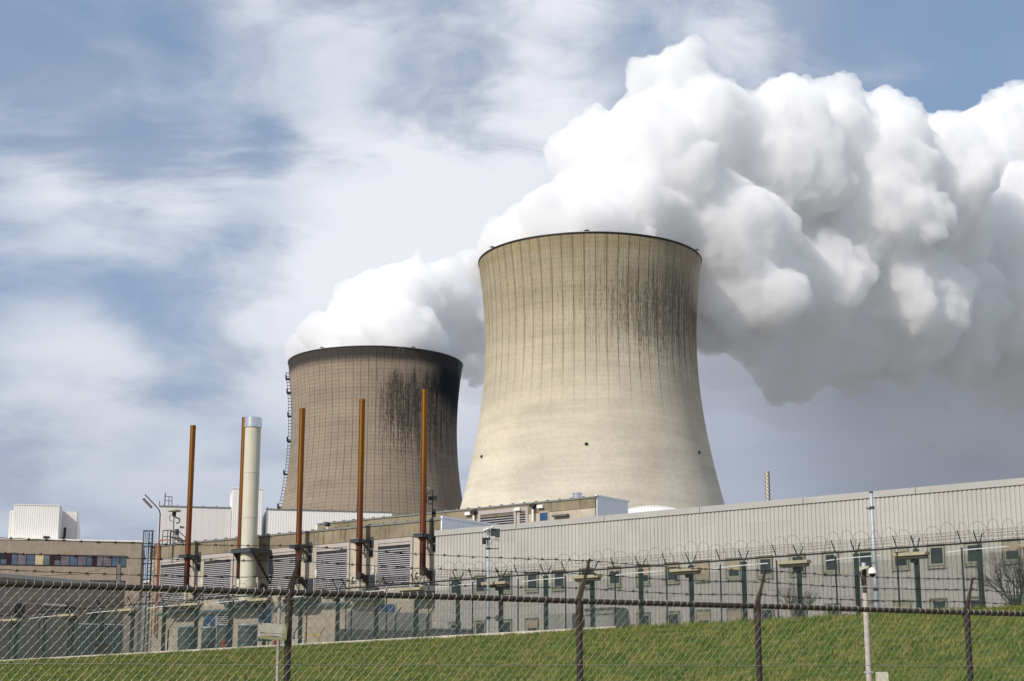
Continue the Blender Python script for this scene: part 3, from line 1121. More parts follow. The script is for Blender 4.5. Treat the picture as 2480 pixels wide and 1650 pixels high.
# caged ladder, landing and stair at the free end of the concrete building
f = Frame(GEN.w(E0, 0, 0), FACADE)
root = thing('caged_ladder', f.w(.3, .4, GZ), 'black caged ladder up the concrete wall beside the red pipe', 'ladder')
m = MB()
for s0 in (.06, .52):
    m.tube(f.w(s0, .3, GZ), f.w(s0, .3, 17.6), .05, 5)
m.build('stile', M_BLACK, root)
m = MB()
for i in range(34):
    m.tube(f.w(.06, .3, GZ + .3 + i * .3), f.w(.52, .3, GZ + .3 + i * .3), .02, 4)
m.build('rung', M_BLACK, root)
m = MB()
for z in (12.2, 13.6, 14.9, 16.3, 17.6):
    pts = [f.w(.29 + .42 * math.cos(a), .32 + .72 * math.sin(a), z) for a in [math.pi * k / 10 for k in range(11)]]
    m.path(pts, .028, 4)
for a in (.1, .3, .5, .7, .9):
    q = math.pi * a
    m.tube(f.w(.29 + .42 * math.cos(q), .32 + .72 * math.sin(q), 12.2), f.w(.29 + .42 * math.cos(q), .32 + .72 * math.sin(q), 17.6), .022, 4)
m.build('cage', M_BLACK, root)
FL = f
f = Frame(GEN.w(E0 + .7, 0, 0), FACADE)
root = thing('roof_stair', GEN.w(E0 + 1.9, -1, GT), 'black handrails of a short stair at the concrete roof corner', 'stair')
m = MB()
for d in (-.7, -1.5):
    m.path([f.w(-.1, d, 17.7), f.w(.9, d, 17.7), f.w(2.7, d, 16.5)], .04, 5)
    m.path([f.w(-.1, d, 17.2), f.w(.9, d, 17.2), f.w(2.4, d, 16.45)], .03, 5)
    for s0, z0 in ((-.1, 17.7), (.5, 17.7), (.9, 17.7), (1.8, 17.1)):
        m.tube(f.w(s0, d, 16.4), f.w(s0, d, z0), .035, 5)
m.build('handrail', M_BLACK, root)
m = MB(f)
for i in range(4):
    m.box(1.0 + i * .4, 1.4 + i * .4, -1.5, -.7, 17.0 - i * .18, 17.05 - i * .18)
m.build('tread', M_STEEL, root)
root = thing('street_lamp', f.w(.55, .25, 9), 'tilted flat lamp on a bent rusty pole at the concrete corner', 'lamp')
m = MB()
m.path([f.w(.55, .25, 9.0), f.w(.55, .25, 16.6)], .09, 8)
m.build('red_conduit', M_ORANGE, root, smooth=True)
m = MB()
m.path([f.w(.55, .25, 16.6), f.w(.55, .25, 19.0), f.w(.45, .3, 19.3), f.w(.1, .5, 19.75), f.w(-.7, .9, 20.6)], .055, 6)
m.build('pole', M_STEEL, root, smooth=True)
m = MB()
m.path([f.w(-.75, 1.0, 20.25), f.w(-.1, .62, 19.5)], .10, 8)
m.build('lamp_head', M_LAMPUNDER, root, smooth=True)
m = MB()
m.path([f.w(.55, .25, 16.6), f.w(.75, .2, 16.8), f.w(1.9, .2, 16.75)], .05, 6)
m.build('pipe_elbow', M_ORANGE, root, smooth=True)


def cctv_mast(name, base, h, label, head):
    root = thing(name, base, label, 'camera mast')
    b0 = Vector(base)
    m_ = MB()
    m_.tube(b0, b0 + Vector((0, 0, h)), .045, 6)
    m_.build('mast', M_STEEL, root)
    head(root, b0 + Vector((0, 0, h)))
    return root


def radar_head(root, t_):
    MB().lathe(t_ + Vector((0, 0, .1)), [(.1, 0), (.52, .06), (.56, .16), (.3, .24)], 16).build('camera_hood', M_CREAM, root, smooth=True)
    m_ = MB()
    m_.tube(t_ + Vector((0, 0, -.25)), t_ + Vector((0, 0, .1)), .16, 8)
    m_.path([t_ + Vector((-.1, 0, .0)), t_ + Vector((-.38, 0, -.2)), t_ + Vector((-.34, 0, -.55)), t_ + Vector((-.1, 0, -.65))], .03, 5)
    m_.path([t_ + Vector((.1, 0, -.3)), t_ + Vector((.48, 0, -.45)), t_ + Vector((.44, 0, -.75)), t_ + Vector((.2, 0, -.8))], .06, 5)
    m_.build('camera_arm', M_BLACK, root)
    MB().tube(t_ + Vector((.28, 0, -1.75)), t_ + Vector((.28, 0, -1.3)), .2, 6).build('equipment_box', M_STEEL, root)


cctv_mast('camera_mast', GEN.w(-27.5, .1, 14.9), 4.0, 'thin mast with cream camera hood on the concrete roof beside the ladder', radar_head)


def spot_head(root, t_):
    m_ = MB()
    m_.tube(t_ + Vector((-.25, 0, .05)), t_ + Vector((-.55, 0, .15)), .17, 10)
    m_.build('camera', M_CREAM, root, smooth=True)
    m_ = MB()
    m_.path([t_, t_ + Vector((-.1, 0, -.05)), t_ + Vector((-.45, 0, -.3)), t_ + Vector((-.42, 0, -.9)), t_ + Vector((0, 0, -1.0))], .03, 5)
    for z, w_ in ((-.55, .34), (-1.55, .24), (-1.75, .24)):
        m_.box(t_.x - .05, t_.x + w_, t_.y - .1, t_.y + .12, t_.z + z - .18, t_.z + z + .14)
    m_.box(t_.x - .3, t_.x - .02, t_.y - .1, t_.y + .12, t_.z - .7, t_.z - .45)
    m_.build('equipment_box', M_BLACK, root)


cctv_mast('camera_mast', GEN.w(.15, .12, 14.6), 3.9, 'thin mast with round camera and black boxes before the dark tower', spot_head)
root = thing('roof_camera', GEN.w(-10.6, -.3, GT), 'tiny domed camera on the concrete roof edge beside a copper pipe', 'camera')
q = GEN.w(-10.6, -.3, GT)
MB().tube(q, q + Vector((0, 0, .3)), .08, 6).build('stand', M_WHITE, root)
MB().lathe(q + Vector((0, 0, .25)), [(.05, 0), (.22, .1), (.2, .3), (.05, .38)], 12).build('dome', M_BLACK, root, smooth=True)

# ------------------------------------------------------------------ upper concrete building behind it
US = -14.0
UP = Frame(GEN.w(0, US, 0), FACADE)
uT = 19.18
uL, uR = -24.67, 4.75
upb = thing('upper_building', UP.w(-10, -4, GZ), 'stained concrete building set back above the louvred one, white sheet end', 'building')
MB(UP).box(uL, uR - .06, -4.4, 0, GZ, uT - .12).build('wall', M_CONC_WARM, upb)
MB(UP).box(uL - .02, uR - .05, 0, .05, 18.35, uT - .12).build('fascia', fas, upb)
m = MB(UP)
m.box(uL - .06, uR + .02, -.25, .12, uT - .1, uT + .03)
for i in range(26):
    s = uL + .5 + i * 1.15
    m.box(s, s + .16, -.2, .0, uT + .03, uT + .13)
m.build('roof_edge', M_FLASH, upb)
MB(UP).box(uL + .2, uR - .2, -4.3, -.3, uT - .12, uT - .05).build('roof', M_FLASH, upb)
MB(UP).box(uL - .15, uL - .03, -.02, .14, GZ, uT - .12).build('corner_trim', M_WHITE, upb)
ue = Frame(UP.w(uR, 0, 0), FACADE + 90)
MB(ue).corrugated(.02, 4.45, 0, GZ, uT, .3, .05).build('end_cladding', M_WHITE_COOL, upb)
MB(ue).box(-.06, 4.6, -.05, .1, uT + .03, uT + .15).build('end_trim', M_WHITE_COOL, upb)


def uhit(u, v):
    return UP.hit(u, v)


s0, z1 = uhit(1165, 1252)
s1, _ = uhit(1246, 1241)
s2, _ = uhit(1253, 1241)
s3, _ = uhit(1267, 1240)
louvre(UP, upb, s0, s1, z1 - 2.2, z1 - .1, pitch=.19)
louvre(UP, upb, s2 + .3, s3 + .3, z1 - 2.2, z1 - .1, pitch=.19)
for (u0, v0, u1) in ((1309, 1243, 1327), (1131, 1261, 1150)):
    a, zt = uhit(u0, v0)
    b, _ = uhit(u1, v0)
    blue_door(UP, upb, a, b, zt - 2.1, zt)
for u, v in ((1137, 1245), (1257, 1234), (1312, 1228)):
    s, z = uhit(u, v)
    MB(UP).box(s - .28, s + .28, .05, .3, z - .12, z + .12).build('wall_light', M_WHITE, upb)
for u, v in ((1152, 1240), (1295, 1225)):
    s, z = uhit(u, v)
    MB().tube(UP.w(s, .25, z - 3), UP.w(s, .25, z - .2), .09, 8).build('downpipe', M_WHITE, upb)
    m = MB()
    m.tube(UP.w(s - .3, .25, z), UP.w(s + .3, .25, z), .1, 8)
    m.tube(UP.w(s, .25, z - .3), UP.w(s, .25, z + .15), .12, 8)
    m.build('downpipe_head', M_BLACK, upb)
a, z = uhit(1342, 1250)
b, _ = uhit(1379, 1248)
MB(UP).box(a, b, .05, .35, z - .1, z + .04).build('canopy', M_CONC_DARK, upb)
vx = UP.hit(1398, 1203, -2)[0]
vent = thing('roof_vent', UP.w(vx, -2, uT - .05), 'short shiny round vent on the upper concrete roof', 'roof vent')
c = UP.w(vx, -2, 0)
MB().lathe((c.x, c.y, 0), [(.34, uT - .05), (.34, uT + .72)], 20).build('duct', M_ALU, vent, smooth=True)
MB().lathe((c.x, c.y, 0), [(.36, uT + .66), (.40, uT + .66), (.40, uT + .76), (.2, uT + .78)], 20).build('duct_cap', M_ALU, vent, smooth=True)

# ------------------------------------------------------------------ ribbed shed with two rows of windows
HS1 = 56.0
HT = 15.0
shed = thing('ribbed_shed', HAN.w(20, -4, 6), 'very long grey ribbed metal shed with two window rows', 'building')
MB(HAN).corrugated(0, HS1, 0, 5.5, HT - .32, .275, .05).build('wall', M_HANGAR, shed)
MB(HAN).box(.03, HS1 - .03, -9.5, -.02, 5.5, HT - .4).build('core', M_HANGAR, shed)
he = Frame(HAN.w(0, 0, 0), FACADE - 90)
MB(he).corrugated(-9.5, 0, 0, 5.5, HT - .32, .275, .05).build('end_wall', M_HANGAR, shed)
m = MB(HAN)
for k in range(8):
    a, b = k * 7.1 - .05, min((k + 1) * 7.1 - .09, HS1)
    m.box(a, b, -.3, .12, HT - .34, HT + .03)
m.build('cap_flashing', M_CAP, shed)
m = MB(HAN)
for k in range(7):
    m.box((k + 1) * 7.1 - .08, (k + 1) * 7.1 - .06, -.28, .11, HT - .33, HT + .02)
m.build('flashing_seam', M_CONC_DARK, shed)
MB(HAN).box(.1, HS1 - .1, -9.4, -.3, HT - .4, HT - .25).build('roof', M_CAP, shed)
rw = random.Random(4)
BL = {2: 0, 6: .12, 7: .55, 9: 1, 10: .6, 8: .15, 15: .1, 18: .5}


def shed_window(s0, z0, z1, blind, wd=.92):
    fr = HAN
    o = MB(fr).box(s0 - .06, s0, .03, .12, z0 - .08, z1 + .06).box(s0 + wd, s0 + wd + .06, .03, .12, z0 - .08, z1 + .06).box(s0 - .06, s0 + wd + .06, .03, .13, z1 + .06, z1 + .14) \
        .build('window_surround', M_REVEAL, shed)
    fm = MB(fr)
    for a, b, c_, e in ((s0, s0 + .16, z0, z1), (s0 + wd - .06, s0 + wd, z0, z1), (s0 + .16, s0 + wd - .06, z0, z0 + .11), (s0 + .16, s0 + wd - .06, z1 - .07, z1)):
        fm.box(a, b, .04, .10, c_, e)
    fm.build('window_frame', M_WFRAME, o)
    MB(fr).box(s0 + .15, s0 + wd - .05, .045, .07, z0 + .1, z1 - .06).build('pane', M_DARKGLASS, o)
    if blind:
        MB(fr).box(s0 + .17, s0 + wd - .07, .072, .085, z1 - .07 - (z1 - z0 - .18) * blind, z1 - .075).build('blind', M_BLIND, o)
    MB(fr).box(s0 - .1, s0 + wd + .1, .03, .17, z0 - .15, z0 - .08).build('sill', M_WFRAME, o)


for i in range(24):
    s0 = 1.34 + i * 2.165
    shed_window(s0, 10.56, 11.62, BL.get(i, 0))
    shed_window(s0, 7.55, 8.62, rw.choice((0, 0, 0, .5, 1)))
MB(HAN).box(10.05, 12.1, .05, .9, 6.0, 8.85).build('loading_bay', M_CONC_GREY, shed)
for (s0, s1, z1, lb) in ((13.55, 15.75, 9.05, 'tall grey metal cabinet with roof lip against the ribbed shed'),):
    cab = thing('metal_cabinet', HAN.w((s0 + s1) / 2, 1, 6), lb, 'cabinet')
    MB(HAN).box(s0, s1, .2, 1.6, 6, z1 - .1).build('body', M_CONC_GREY, cab)
    MB(HAN).box(s0 - .06, s1 + .06, .18, 1.7, z1 - .1, z1).build('lid', M_CONC_DARK, cab)
    m = MB(HAN)
    m.box(s0 + .08, (s0 + s1) / 2 - .03, 1.6, 1.63, 6.2, z1 - .5)
    m.box((s0 + s1) / 2 + .03, s1 - .08, 1.6, 1.63, 6.2, z1 - .5)
    m.build('door', M_CONC_GREY, cab)
    MB(HAN).box(s0 + .05, s1 - .05, 1.6, 1.66, z1 - .42, z1 - .36).build('trim', M_CONC_DARK, cab)

# ------------------------------------------------------------------ far white buildings, dome, spiral stack
FAR = Frame(at(386, 1226, 230), 12)
hall = thing('white_hall', FAR.w(16, -10, 7), 'long white windowless hall in front of the dark tower', 'building')
MB(FAR).box(.02, 9.7, -24, -.0, 6, 31.2).build('smooth_wall', M_PANEL, hall)
m = MB(FAR)
for i in range(1, 10):
    m.box(i * .97, i * .97 + .03, .0, .005, 6, 31.1)
m.build('wall_joint', M_JOINT, hall)
MB(FAR).corrugated(14.5, 32.0, -.3, 6, 31.2, .35, .02).build('ribbed_wall', M_WHITE, hall)
MB(FAR).box(14.5, 31.95, -24, -.32, 6, 31.1).build('core', M_PANEL, hall)
he2 = Frame(FAR.w(32.0, -.3, 0), 102)
MB(he2).corrugated(0, 23, 0, 6, 31.2, .35, .05).build('end_wall', M_WHITE, hall)
m = MB(FAR)
m.box(-.05, 9.72, -.2, .1, 31.2, 31.35)
m.box(14.45, 32.1, -.5, -.18, 31.2, 31.35)
for i in range(18):
    m.box(.6 + i * 1.75, .75 + i * 1.75, -.4, -.25, 31.35, 31.55) if not 9.4 < .6 + i * 1.75 < 14.4 else None
m.build('roof_edge', M_FLASH, hall)
MB(FAR).box(2.85, 3.35, .0, .1, 28.4, 28.6).build('wall_light', M_CONC_DARK, hall)
tower_block = thing('white_stair_tower', FAR.w(12, -3, 7), 'tall narrow white ribbed block rising from the white hall behind the cream chimney', 'building')
MB(FAR).corrugated(9.75, 13.9, .3, 6, 33.9, .3, .03).build('wall', M_WHITE, tower_block)
MB(FAR).box(9.78, 13.85, -7, .28, 6, 33.85).build('core', M_WHITE, tower_block)
MB(FAR).box(9.7, 13.95, -7.05, .4, 33.9, 34.05).build('roof_edge', M_WHITE, tower_block)
root = thing('roof_ladder', FAR.w(1.2, -.3, 31.3), 'small black ladder cage on the white hall roof corner', 'ladder')
m = MB()
for s, z in ((.7, 1.75), (1.25, 1.3), (1.65, 1.3), (.0, .65)):
    m.tube(FAR.w(s, -.3, 31.2), FAR.w(s, -.3, 31.35 + z), .07 if s == .7 else .05, 5)
for z in (.7, 1.3):
    m.tube(FAR.w(.7, -.3, 31.35 + z), FAR.w(1.65, -.3, 31.35 + z), .04, 5)
m.build('guard_rail', M_BLACK, root)

dc = at(1580, 1300, 360)
dome_top = at(1580, 1224.5, 359).z
DR = 21.5
root = thing('reactor_dome', (dc.x, 360, 8), 'white domed roof peeping over the ribbed shed', 'building')
prof = [(DR * math.sin(a), dome_top - DR + DR * math.cos(a)) for a in [math.pi / 2 * k / 24 for k in range(24, -1, -1)]]
prof[-1] = (.01, prof[-1][1])
MB().lathe((dc.x, 360, 0), [(DR, 6)] + prof, 72).build('shell', M_WHITE, root, smooth=True)
m = MB()
for ring, n_ in ((.20, 34), (.30, 60)):
    for k in range(n_):
        a = 2 * math.pi * k / n_
        q = Vector((dc.x + DR * math.sin(ring) * math.cos(a), 360 + DR * math.sin(ring) * math.sin(a), dome_top - DR + DR * math.cos(ring)))
        m.box(q.x - .12, q.x + .12, q.y - .12, q.y + .12, q.z - .1, q.z + .035)
m.build('stud', M_DOT, root)

sc_ = at(1860, 1210, 260)
zt = at(1860, 1142, 260).z
root = thing('spiral_chimney', (sc_.x, 260, 8), 'thin pale chimney with spiral fin above the ribbed shed', 'chimney')
r = .26
MB().tube((sc_.x, 260, 8), (sc_.x, 260, zt), r, 16).build('shaft', M_CREAM, root, smooth=True)
m = MB()
for k in range(3):
    for i in range(72):
        a0, a1 = i * .35 + k * 2.094, (i + 1) * .35 + k * 2.094
        z0, z1 = zt - i * .10, zt - (i + 1) * .10
        q = lambda a, rr, z: Vector((sc_.x + rr * math.cos(a), 260 + rr * math.sin(a), z))
        m.quad(q(a0, r, z0), q(a0, r + .13, z0), q(a1, r + .13, z1), q(a1, r, z1))
        m.quad(q(a0, r, z0 - .07), q(a0, r + .13, z0 - .07), q(a1, r + .13, z1 - .07), q(a1, r, z1 - .07))
        m.quad(q(a0, r + .13, z0), q(a0, r + .13, z0 - .07), q(a1, r + .13, z1 - .07), q(a1, r + .13, z1))
m.build('spiral_fin', M_LAMPUNDER, root)

# ------------------------------------------------------------------ office block with its rooftop plant room, and the panelled annex
OFF = Frame(at(0, 1308, 190), 11)
off = thing('office_block', OFF.w(5, -8, 7), 'tan office block with a ribbon of windows painted with coloured reflections', 'building')
oT = 22.38
MB(OFF).box(-20, 15.55, -18, 0, 6, oT - .02).build('wall', M_OFFICE, off)
MB(OFF).box(-20.1, 15.65, -18.1, .08, oT, oT + .17).build('roof_edge', M_WHITE, off)
m = MB(OFF)
for s in (1.05, 5.6, 10.35, 14.2):
    m.box(s, s + .03, .0, .004, 6, 19.5)
    m.box(s, s + .03, .0, .004, 20.9, oT - .05)
m.box(13.9, 15.5, .0, .004, 19.55, 19.58)
m.build('joint', M_JOINT, off)
# window ribbon: (start px, end px, kind) along the band in the photo
band0 = MB(OFF)
band0.box(-20, 13.9, .0, .05, 19.52, 20.80)
band0 = band0.build('window_ribbon', M_BLACK, off)
k_ = 330 / 2352
PN = [(-300, -160, 'p'), (-150, -10, 'b'), (15, 110, 'h'), (125, 195, 'm'), (205, 298, 'b'), (310, 450, 'p'), (465, 595, 'b'), (607, 750, 'g'), (762, 855, 'd'), (868, 940, 'm'), (945, 1038, 'k'),
      (1053, 1192, 'p'), (1205, 1332, 'b'), (1348, 1485, 'p'), (1500, 1590, 'b'), (1598, 1675, 'm'), (1680, 1770, 'p'), (1785, 1922, 'p'), (1940, 2062, 'b'), (2080, 2172, 'b')]
for a, b, kd in PN:
    sa, sb = OFF.hit(a * k_, 1355)[0], OFF.hit(b * k_, 1355)[0]
    if kd == 'm':
        MB(OFF).box(sa, sb, .05, .07, 19.6, 20.72).build('spandrel', M_MAROON, band0)
    elif kd in 'hk':
        MB(OFF).box(sa, sb, .05, .075, 20.18, 20.7).build('blind', M_BLACK, band0)
        MB(OFF).box(sa, sb, .05, .07, 19.62, 20.14).build('pane', M_PANES['b' if kd == 'h' else 'd'], band0)
    else:
        MB(OFF).box(sa, sb, .05, .07, 19.62, 20.7).build('pane', M_PANES[kd], band0)
lo = MB(OFF).box(10.0, 13.9, .0, .05, 16.9, 18.0).build('window_ribbon', M_BLACK, off)
for sa, sb in ((11.2, 12.1), (12.2, 12.75), (13.2, 13.8)):
    MB(OFF).box(sa, sb, .05, .07, 16.95, 17.85).build('pane', M_PANES['p'], lo)

pr = thing('plant_room', OFF.w(4, -3, oT), 'white ribbed plant room with sloping side on the tan office roof', 'rooftop room')
pa, pt = OFF.hit(34.3, 1223, -1.5)
pb, _ = OFF.hit(145, 1225, -1.5)
PF = Frame(OFF.w(0, -1.5, 0), 11)
MB(PF).corrugated(pa, pb, 0, oT, pt, .24, .022).build('wall', M_WHITE, pr)
MB(PF).box(pa + .02, pb - .02, -4.5, -.01, oT, pt - .02).build('core', M_WHITE, pr)
MB(PF).box(pa - .05, pb + .05, -4.55, .08, pt, pt + .1).build('roof_edge', M_WHITE, pr)
MB(PF).box(pa + .3, pb - 1, -2.5, -1.2, pt + .1, pt + .2).build('roof_kerb', M_WHITE, pr)
lw = OFF.hit(24, 1236.5, -1.9)
MB(PF).corrugated(lw[0], pa - .03, -.4, oT, lw[1], .24, .05).build('low_wing', M_WHITE, pr)
MB(PF).box(lw[0] + .02, pa - .03, -4, -.42, oT, lw[1] - .03).build('low_wing_core', M_WHITE, pr)
sidew = PF.w
zq = OFF.hit(160, 1239, -6)[1]
sq0, sq1 = pb, PF.hit(166, 1239, -4.6)[0]
sideR = Frame(PF.w(pb, 0, 0), 101)
MB(sideR).corrugated(0, 4.5, 0, oT, pt, .24, .05).build('side_wall', M_PANEL, pr)
# lower sloped wing behind
m = MB(PF)
w = PF.w
a0, a1 = pb - .2, pb + 1.75
zz = PF.hit(155, 1239, -4.6)[1]
m.prism([w(a0, -4.6, oT), w(a1, -4.6, oT), w(a1, -4.6, zz), w(a0, -4.6, zz)], PF.N * -.06)
m.prism([w(a1, -4.6, oT), w(a1, -4.6, zz), w(a1, -12.0, zz - 1.6), w(a1, -12.0, oT)], PF.R * -.06)
m.quad(w(a0, -4.6, zz), w(a1, -4.6, zz), w(a1, -12.0, zz - 1.6), w(a0, -12.0, zz - 1.6))
m.build('sloped_wing', M_PANEL, pr)
da, dzt = PF.hit(105, 1299)
db, _ = PF.hit(120, 1299)
MB(PF).box(da, db, .05, .12, oT, dzt).build('hatch', M_MAROON, pr)
m = MB(sideR)
m.path([sideR.w(3.2, .5, oT + 2.0), sideR.w(3.2, .5, oT + .9), sideR.w(3.0, .2, oT + .55), sideR.w(3.0, 0, oT + .5)], .17, 8)
m.build('vent_pipe', M_BLACK, pr, smooth=True)

ANX = Frame(at(150, 1402, 135), 52.7)
anx = thing('panelled_annex', ANX.w(0, -5, 7), 'low brown panelled annex with pale joints and dark openings', 'building')
aT = 13.28
MB(ANX).box(-22, 6.4, -16, 0, 6, aT - .3).build('wall', M_ANNEX, anx)
MB(ANX).box(-22.1, 6.5, -16, .12, aT - .3, aT).build('roof_edge', M_CAP, anx)
m = MB(ANX)
s = -5.25
i = 0
xs_ = []
while s < 6.2:
    xs_.append(s)
    s += 1.28 if i % 2 == 0 else 1.04
    i += 1
s = -5.25
for k in range(14):
    s -= 1.28 if k % 2 else 1.04
    xs_.append(s)
for s in xs_:
    m.box(s, s + .035, .0, .02, 6, aT - .31)
for z in (11.16, 8.04):
    m.box(-22, 6.3, .0, .016, z, z + .035)
m.build('joint', M_JOINT, anx)


def annex_open(u0, v0, u1, v1):
    a, z1_ = ANX.hit(u0, v0)
    b, _ = ANX.hit(u1, v0)
    _, z0_ = ANX.hit(u0, v1)
    o = MB(ANX).box(a, b, .01, .05, z0_, z1_).build('opening', M_VOID, anx)
    MB(ANX).box(a, b, .05, .09, z1_ - .12, z1_).build('lintel', M_STEEL, o)
    MB(ANX).box(a + .3, a + .36, .05, .08, z0_, z1_ - .12).build('mullion', M_STEEL, o)


annex_open(37, 1460, 60, 1496)
annex_open(156, 1468, 182, 1497)
annex_open(216, 1480, 236, 1512)
for u, v in ((105, 1463), (152, 1465)):
    pass
a, z = ANX.hit(104, 1462)
b, _ = ANX.hit(154, 1465)
MB(ANX).box(a, b, .02, .35, z - .15, z + .02).build('wall_light', M_WHITE, anx)
# grey timber post with stay wires at the annex roof
q = at(287, 1410, 150)
root = thing('timber_post', (q.x, 150, 12), 'grey timber post with stay wire above the annex roof', 'post')
tq = at(287, 1367, 150)
MB().box(q.x - .14, q.x + .14, 149.8, 150.2, 11.5, tq.z).build('post', M_WOOD, root)
MB().box(q.x - .22, q.x - .14, 149.9, 150.1, 11.5, tq.z - .3).build('rail', M_BLACK, root)
e = at(100, 1395, 150)
m = MB()
m.path([(q.x, 150, tq.z - .05), ((q.x + e.x) / 2, 150, (tq.z + e.z) / 2 - .35), tuple(e)], .018, 4)
m.build('stay_wire', M_BLACK, root)

q = at(352, 1412, 260)
wsd = thing('white_outbuilding', (q.x, 262, 7), 'sliver of a far white building seen beside the caged ladder', 'building')
MB().box(q.x - 9, q.x + 9, 260, 270, 6, q.z).build('wall', M_CONC_GREY, wsd)
MB().box(q.x - 9.2, q.x + 9.2, 259.8, 270.2, q.z, q.z + .4).build('roof', M_WHITE, wsd)


# ------------------------------------------------------------------ inner fences along the kerb
def kz(s, d=0.0):
    q = KER.w(s, d, 0)
    return ground_z(q.x, q.y) + .03


def rail_z(s):
    """top rail of the front fence (it follows the rising ground a little)"""
    return 7.915 + .0062 * s - .00006 * s * s - (.004 * max(0, -s - 20)) 


FS0, FS1 = -38.0, 34.5


def post_s(i):
    return -41.0 + .63 + 2.44 * i


PL = [s for s in (post_s(i) for i in range(40)) if FS0 <= s <= FS1]
fence = thing('rail_fence', KER.w(0, 0, kz(0)), 'dark green chain-link fence on thin posts along the grass crest, razor coil on top', 'fence')
for s in PL:
    zt = rail_z(s)
    m = MB()
    m.tube(KER.w(s, 0, kz(s) - .4), KER.w(s, 0, zt), .030, 8)
    m.path([KER.w(s, 0, zt), KER.w(s, .05, zt + .06), KER.w(s, .30, zt + .42)], .02, 5)
    m.build('post', M_BLACK, fence)
    MB().tube(KER.w(s, .001, zt - .14), KER.w(s, .001, zt - .03), .034, 8).build('post_clamp', M_SILVER, fence)
m = MB()
st = [FS0 + (FS1 - FS0) * i / 40 for i in range(41)]
m.path([KER.w(s, 0, rail_z(s)) for s in st], .034, 6)
m.build('top_rail', M_BLACK, fence)


def wire_ribbons(m_, nodes_fn, ni, nj, half, step_j):
    """diamond mesh as flat ribbons: nodes_fn(i, j) -> world point; ribbons between diagonal neighbours"""
    for j in range(nj):
        for i in range(ni):
            if (i + j) % 2:
                continue
            a = nodes_fn(i, j)
            for di in (-1, 1):
                if 0 <= i + di < ni:
                    b = nodes_fn(i + di, j + 1)
                    h_ = KER.R * half
                    m_.quad(a - h_, a + h_, b + h_, b - h_)


PITCH_M = .085
ni = int((FS1 - FS0) / (PITCH_M / 2))
nj = 50
m = MB()


def nd(i, j):
    s = FS0 + i * PITCH_M / 2
    z0, z1 = kz(s) + .02, rail_z(s) - .03
    return KER.w(s, .036, z0 + (z1 - z0) * j / nj)


wire_ribbons(m, nd, ni, nj, .0055, 1)
m.build('mesh', M_GREYMESH, fence)


def strand(m_, fr, s0, s1, d, zf, sag=.02, r=.006, step=1.22, barb=0.24, bl=.035):
    n_ = max(2, int((s1 - s0) / step))
    pts = []
    for i in range(n_ + 1):
        s = s0 + (s1 - s0) * i / n_
        pts.append(fr.w(s, d, zf(s) - (sag if i % 2 else 0)))
    m_.path(pts, r, 3)
    k = int((s1 - s0) / barb)
    for i in range(k):
        s = s0 + (i + .5) * barb
        q = fr.w(s, d, zf(s) - sag * .5)
        m_.tube(q - fr.R * bl * .5 - Vector((0, 0, bl)), q + fr.R * bl * .5 + Vector((0, 0, bl)), r * .9, 3, cap=False)


m = MB()
for k in range(4):
    strand(m, KER, FS0, FS1, .07 + .075 * k, lambda s, k=k: rail_z(s) + .08 + .105 * k, r=.005)
m.build('barbed_strand', M_BARB, fence)
m = MB()
pts = []
rz = random.Random(2)
s = FS0
a = 0.0
rad = .36
while s < FS1:
    lp = int(a / (2 * math.pi))
    rr = .36 + .07 * math.sin(lp * 1.7) + .04 * math.sin(lp * .61 + 1)
    pts.append(KER.w(s + .10 * math.sin(lp * 2.3) * math.cos(a), -.42 + rr * math.cos(a) * .9, rail_z(s) + .40 + .05 * math.sin(lp * .9) + rr * math.sin(a)))
    a += 2 * math.pi / 18
    s += .56 / 18
m.path(pts, .0065, 3)
m.build('razor_coil', M_STEEL, fence)

# second fence: stout green posts with forked arms and close wire panels
DG = -1.5
BS = [-32.1 + 2.425 * i - .0 for i in range(28)]
BS = [-29.67 + 2.4 * i + .0035 * i * 0 for i in range(-3, 28)]
green = thing('green_fence', KER.w(0, DG, kz(0, DG)), 'green fence with stout posts and forked arms just behind the rail fence', 'fence')


def gz(s):
    return 7.98 + .0045 * s - (.012 * max(0, -s - 16))


for s in BS:
    zt = gz(s)
    m = MB(KER)
    m.box(s - .075, s + .075, DG - .07, DG + .07, kz(s, DG) - .5, zt)
    m.box(s - .09, s + .09, DG - .085, DG + .085, zt - .1, zt + .01)
    m.build('post', M_GREEN, green)
    m = MB()
    for sg in (-1, 1):
        m.path([KER.w(s, DG, zt - .03), KER.w(s, DG + sg * .12, zt + .1), KER.w(s, DG + sg * .40, zt + .47)], .024, 5)
    m.build('forked_arm', M_GREEN, green)
m = MB()
s = BS[0]
while s < BS[-1]:
    a, b = KER.w(s, DG + .08, kz(s, DG)), KER.w(s, DG + .08, gz(s) - .32)
    h_ = KER.R * .0075
    m.quad(a - h_, a + h_, b + h_, b - h_)
    s += .05
for k in range(6):
    pts = [(BS[0], k), (BS[-1], k)]
    for i in range(len(BS) - 1):
        z0, z1 = kz(BS[i], DG), gz(BS[i]) - .32
        y0, y1 = kz(BS[i + 1], DG), gz(BS[i + 1]) - .32
        q0, q1 = KER.w(BS[i], DG + .083, z0 + (z1 - z0) * k / 5), KER.w(BS[i + 1], DG + .083, y0 + (y1 - y0) * k / 5)
        u_ = Vector((0, 0, .004))
        m.quad(q0 - u_, q1 - u_, q1 + u_, q0 + u_)
m.build('wire_panel', M_GREENMESH, green)
m = MB()
for k in range(3):
    for sg in (-1, 1):
        strand(m, KER, BS[0], BS[-1], DG + sg * (.16 + .11 * k), lambda s, k=k: gz(s) + .16 + .145 * k, r=.0045, barb=.4)
m.build('barbed_strand', M_BARB, green)

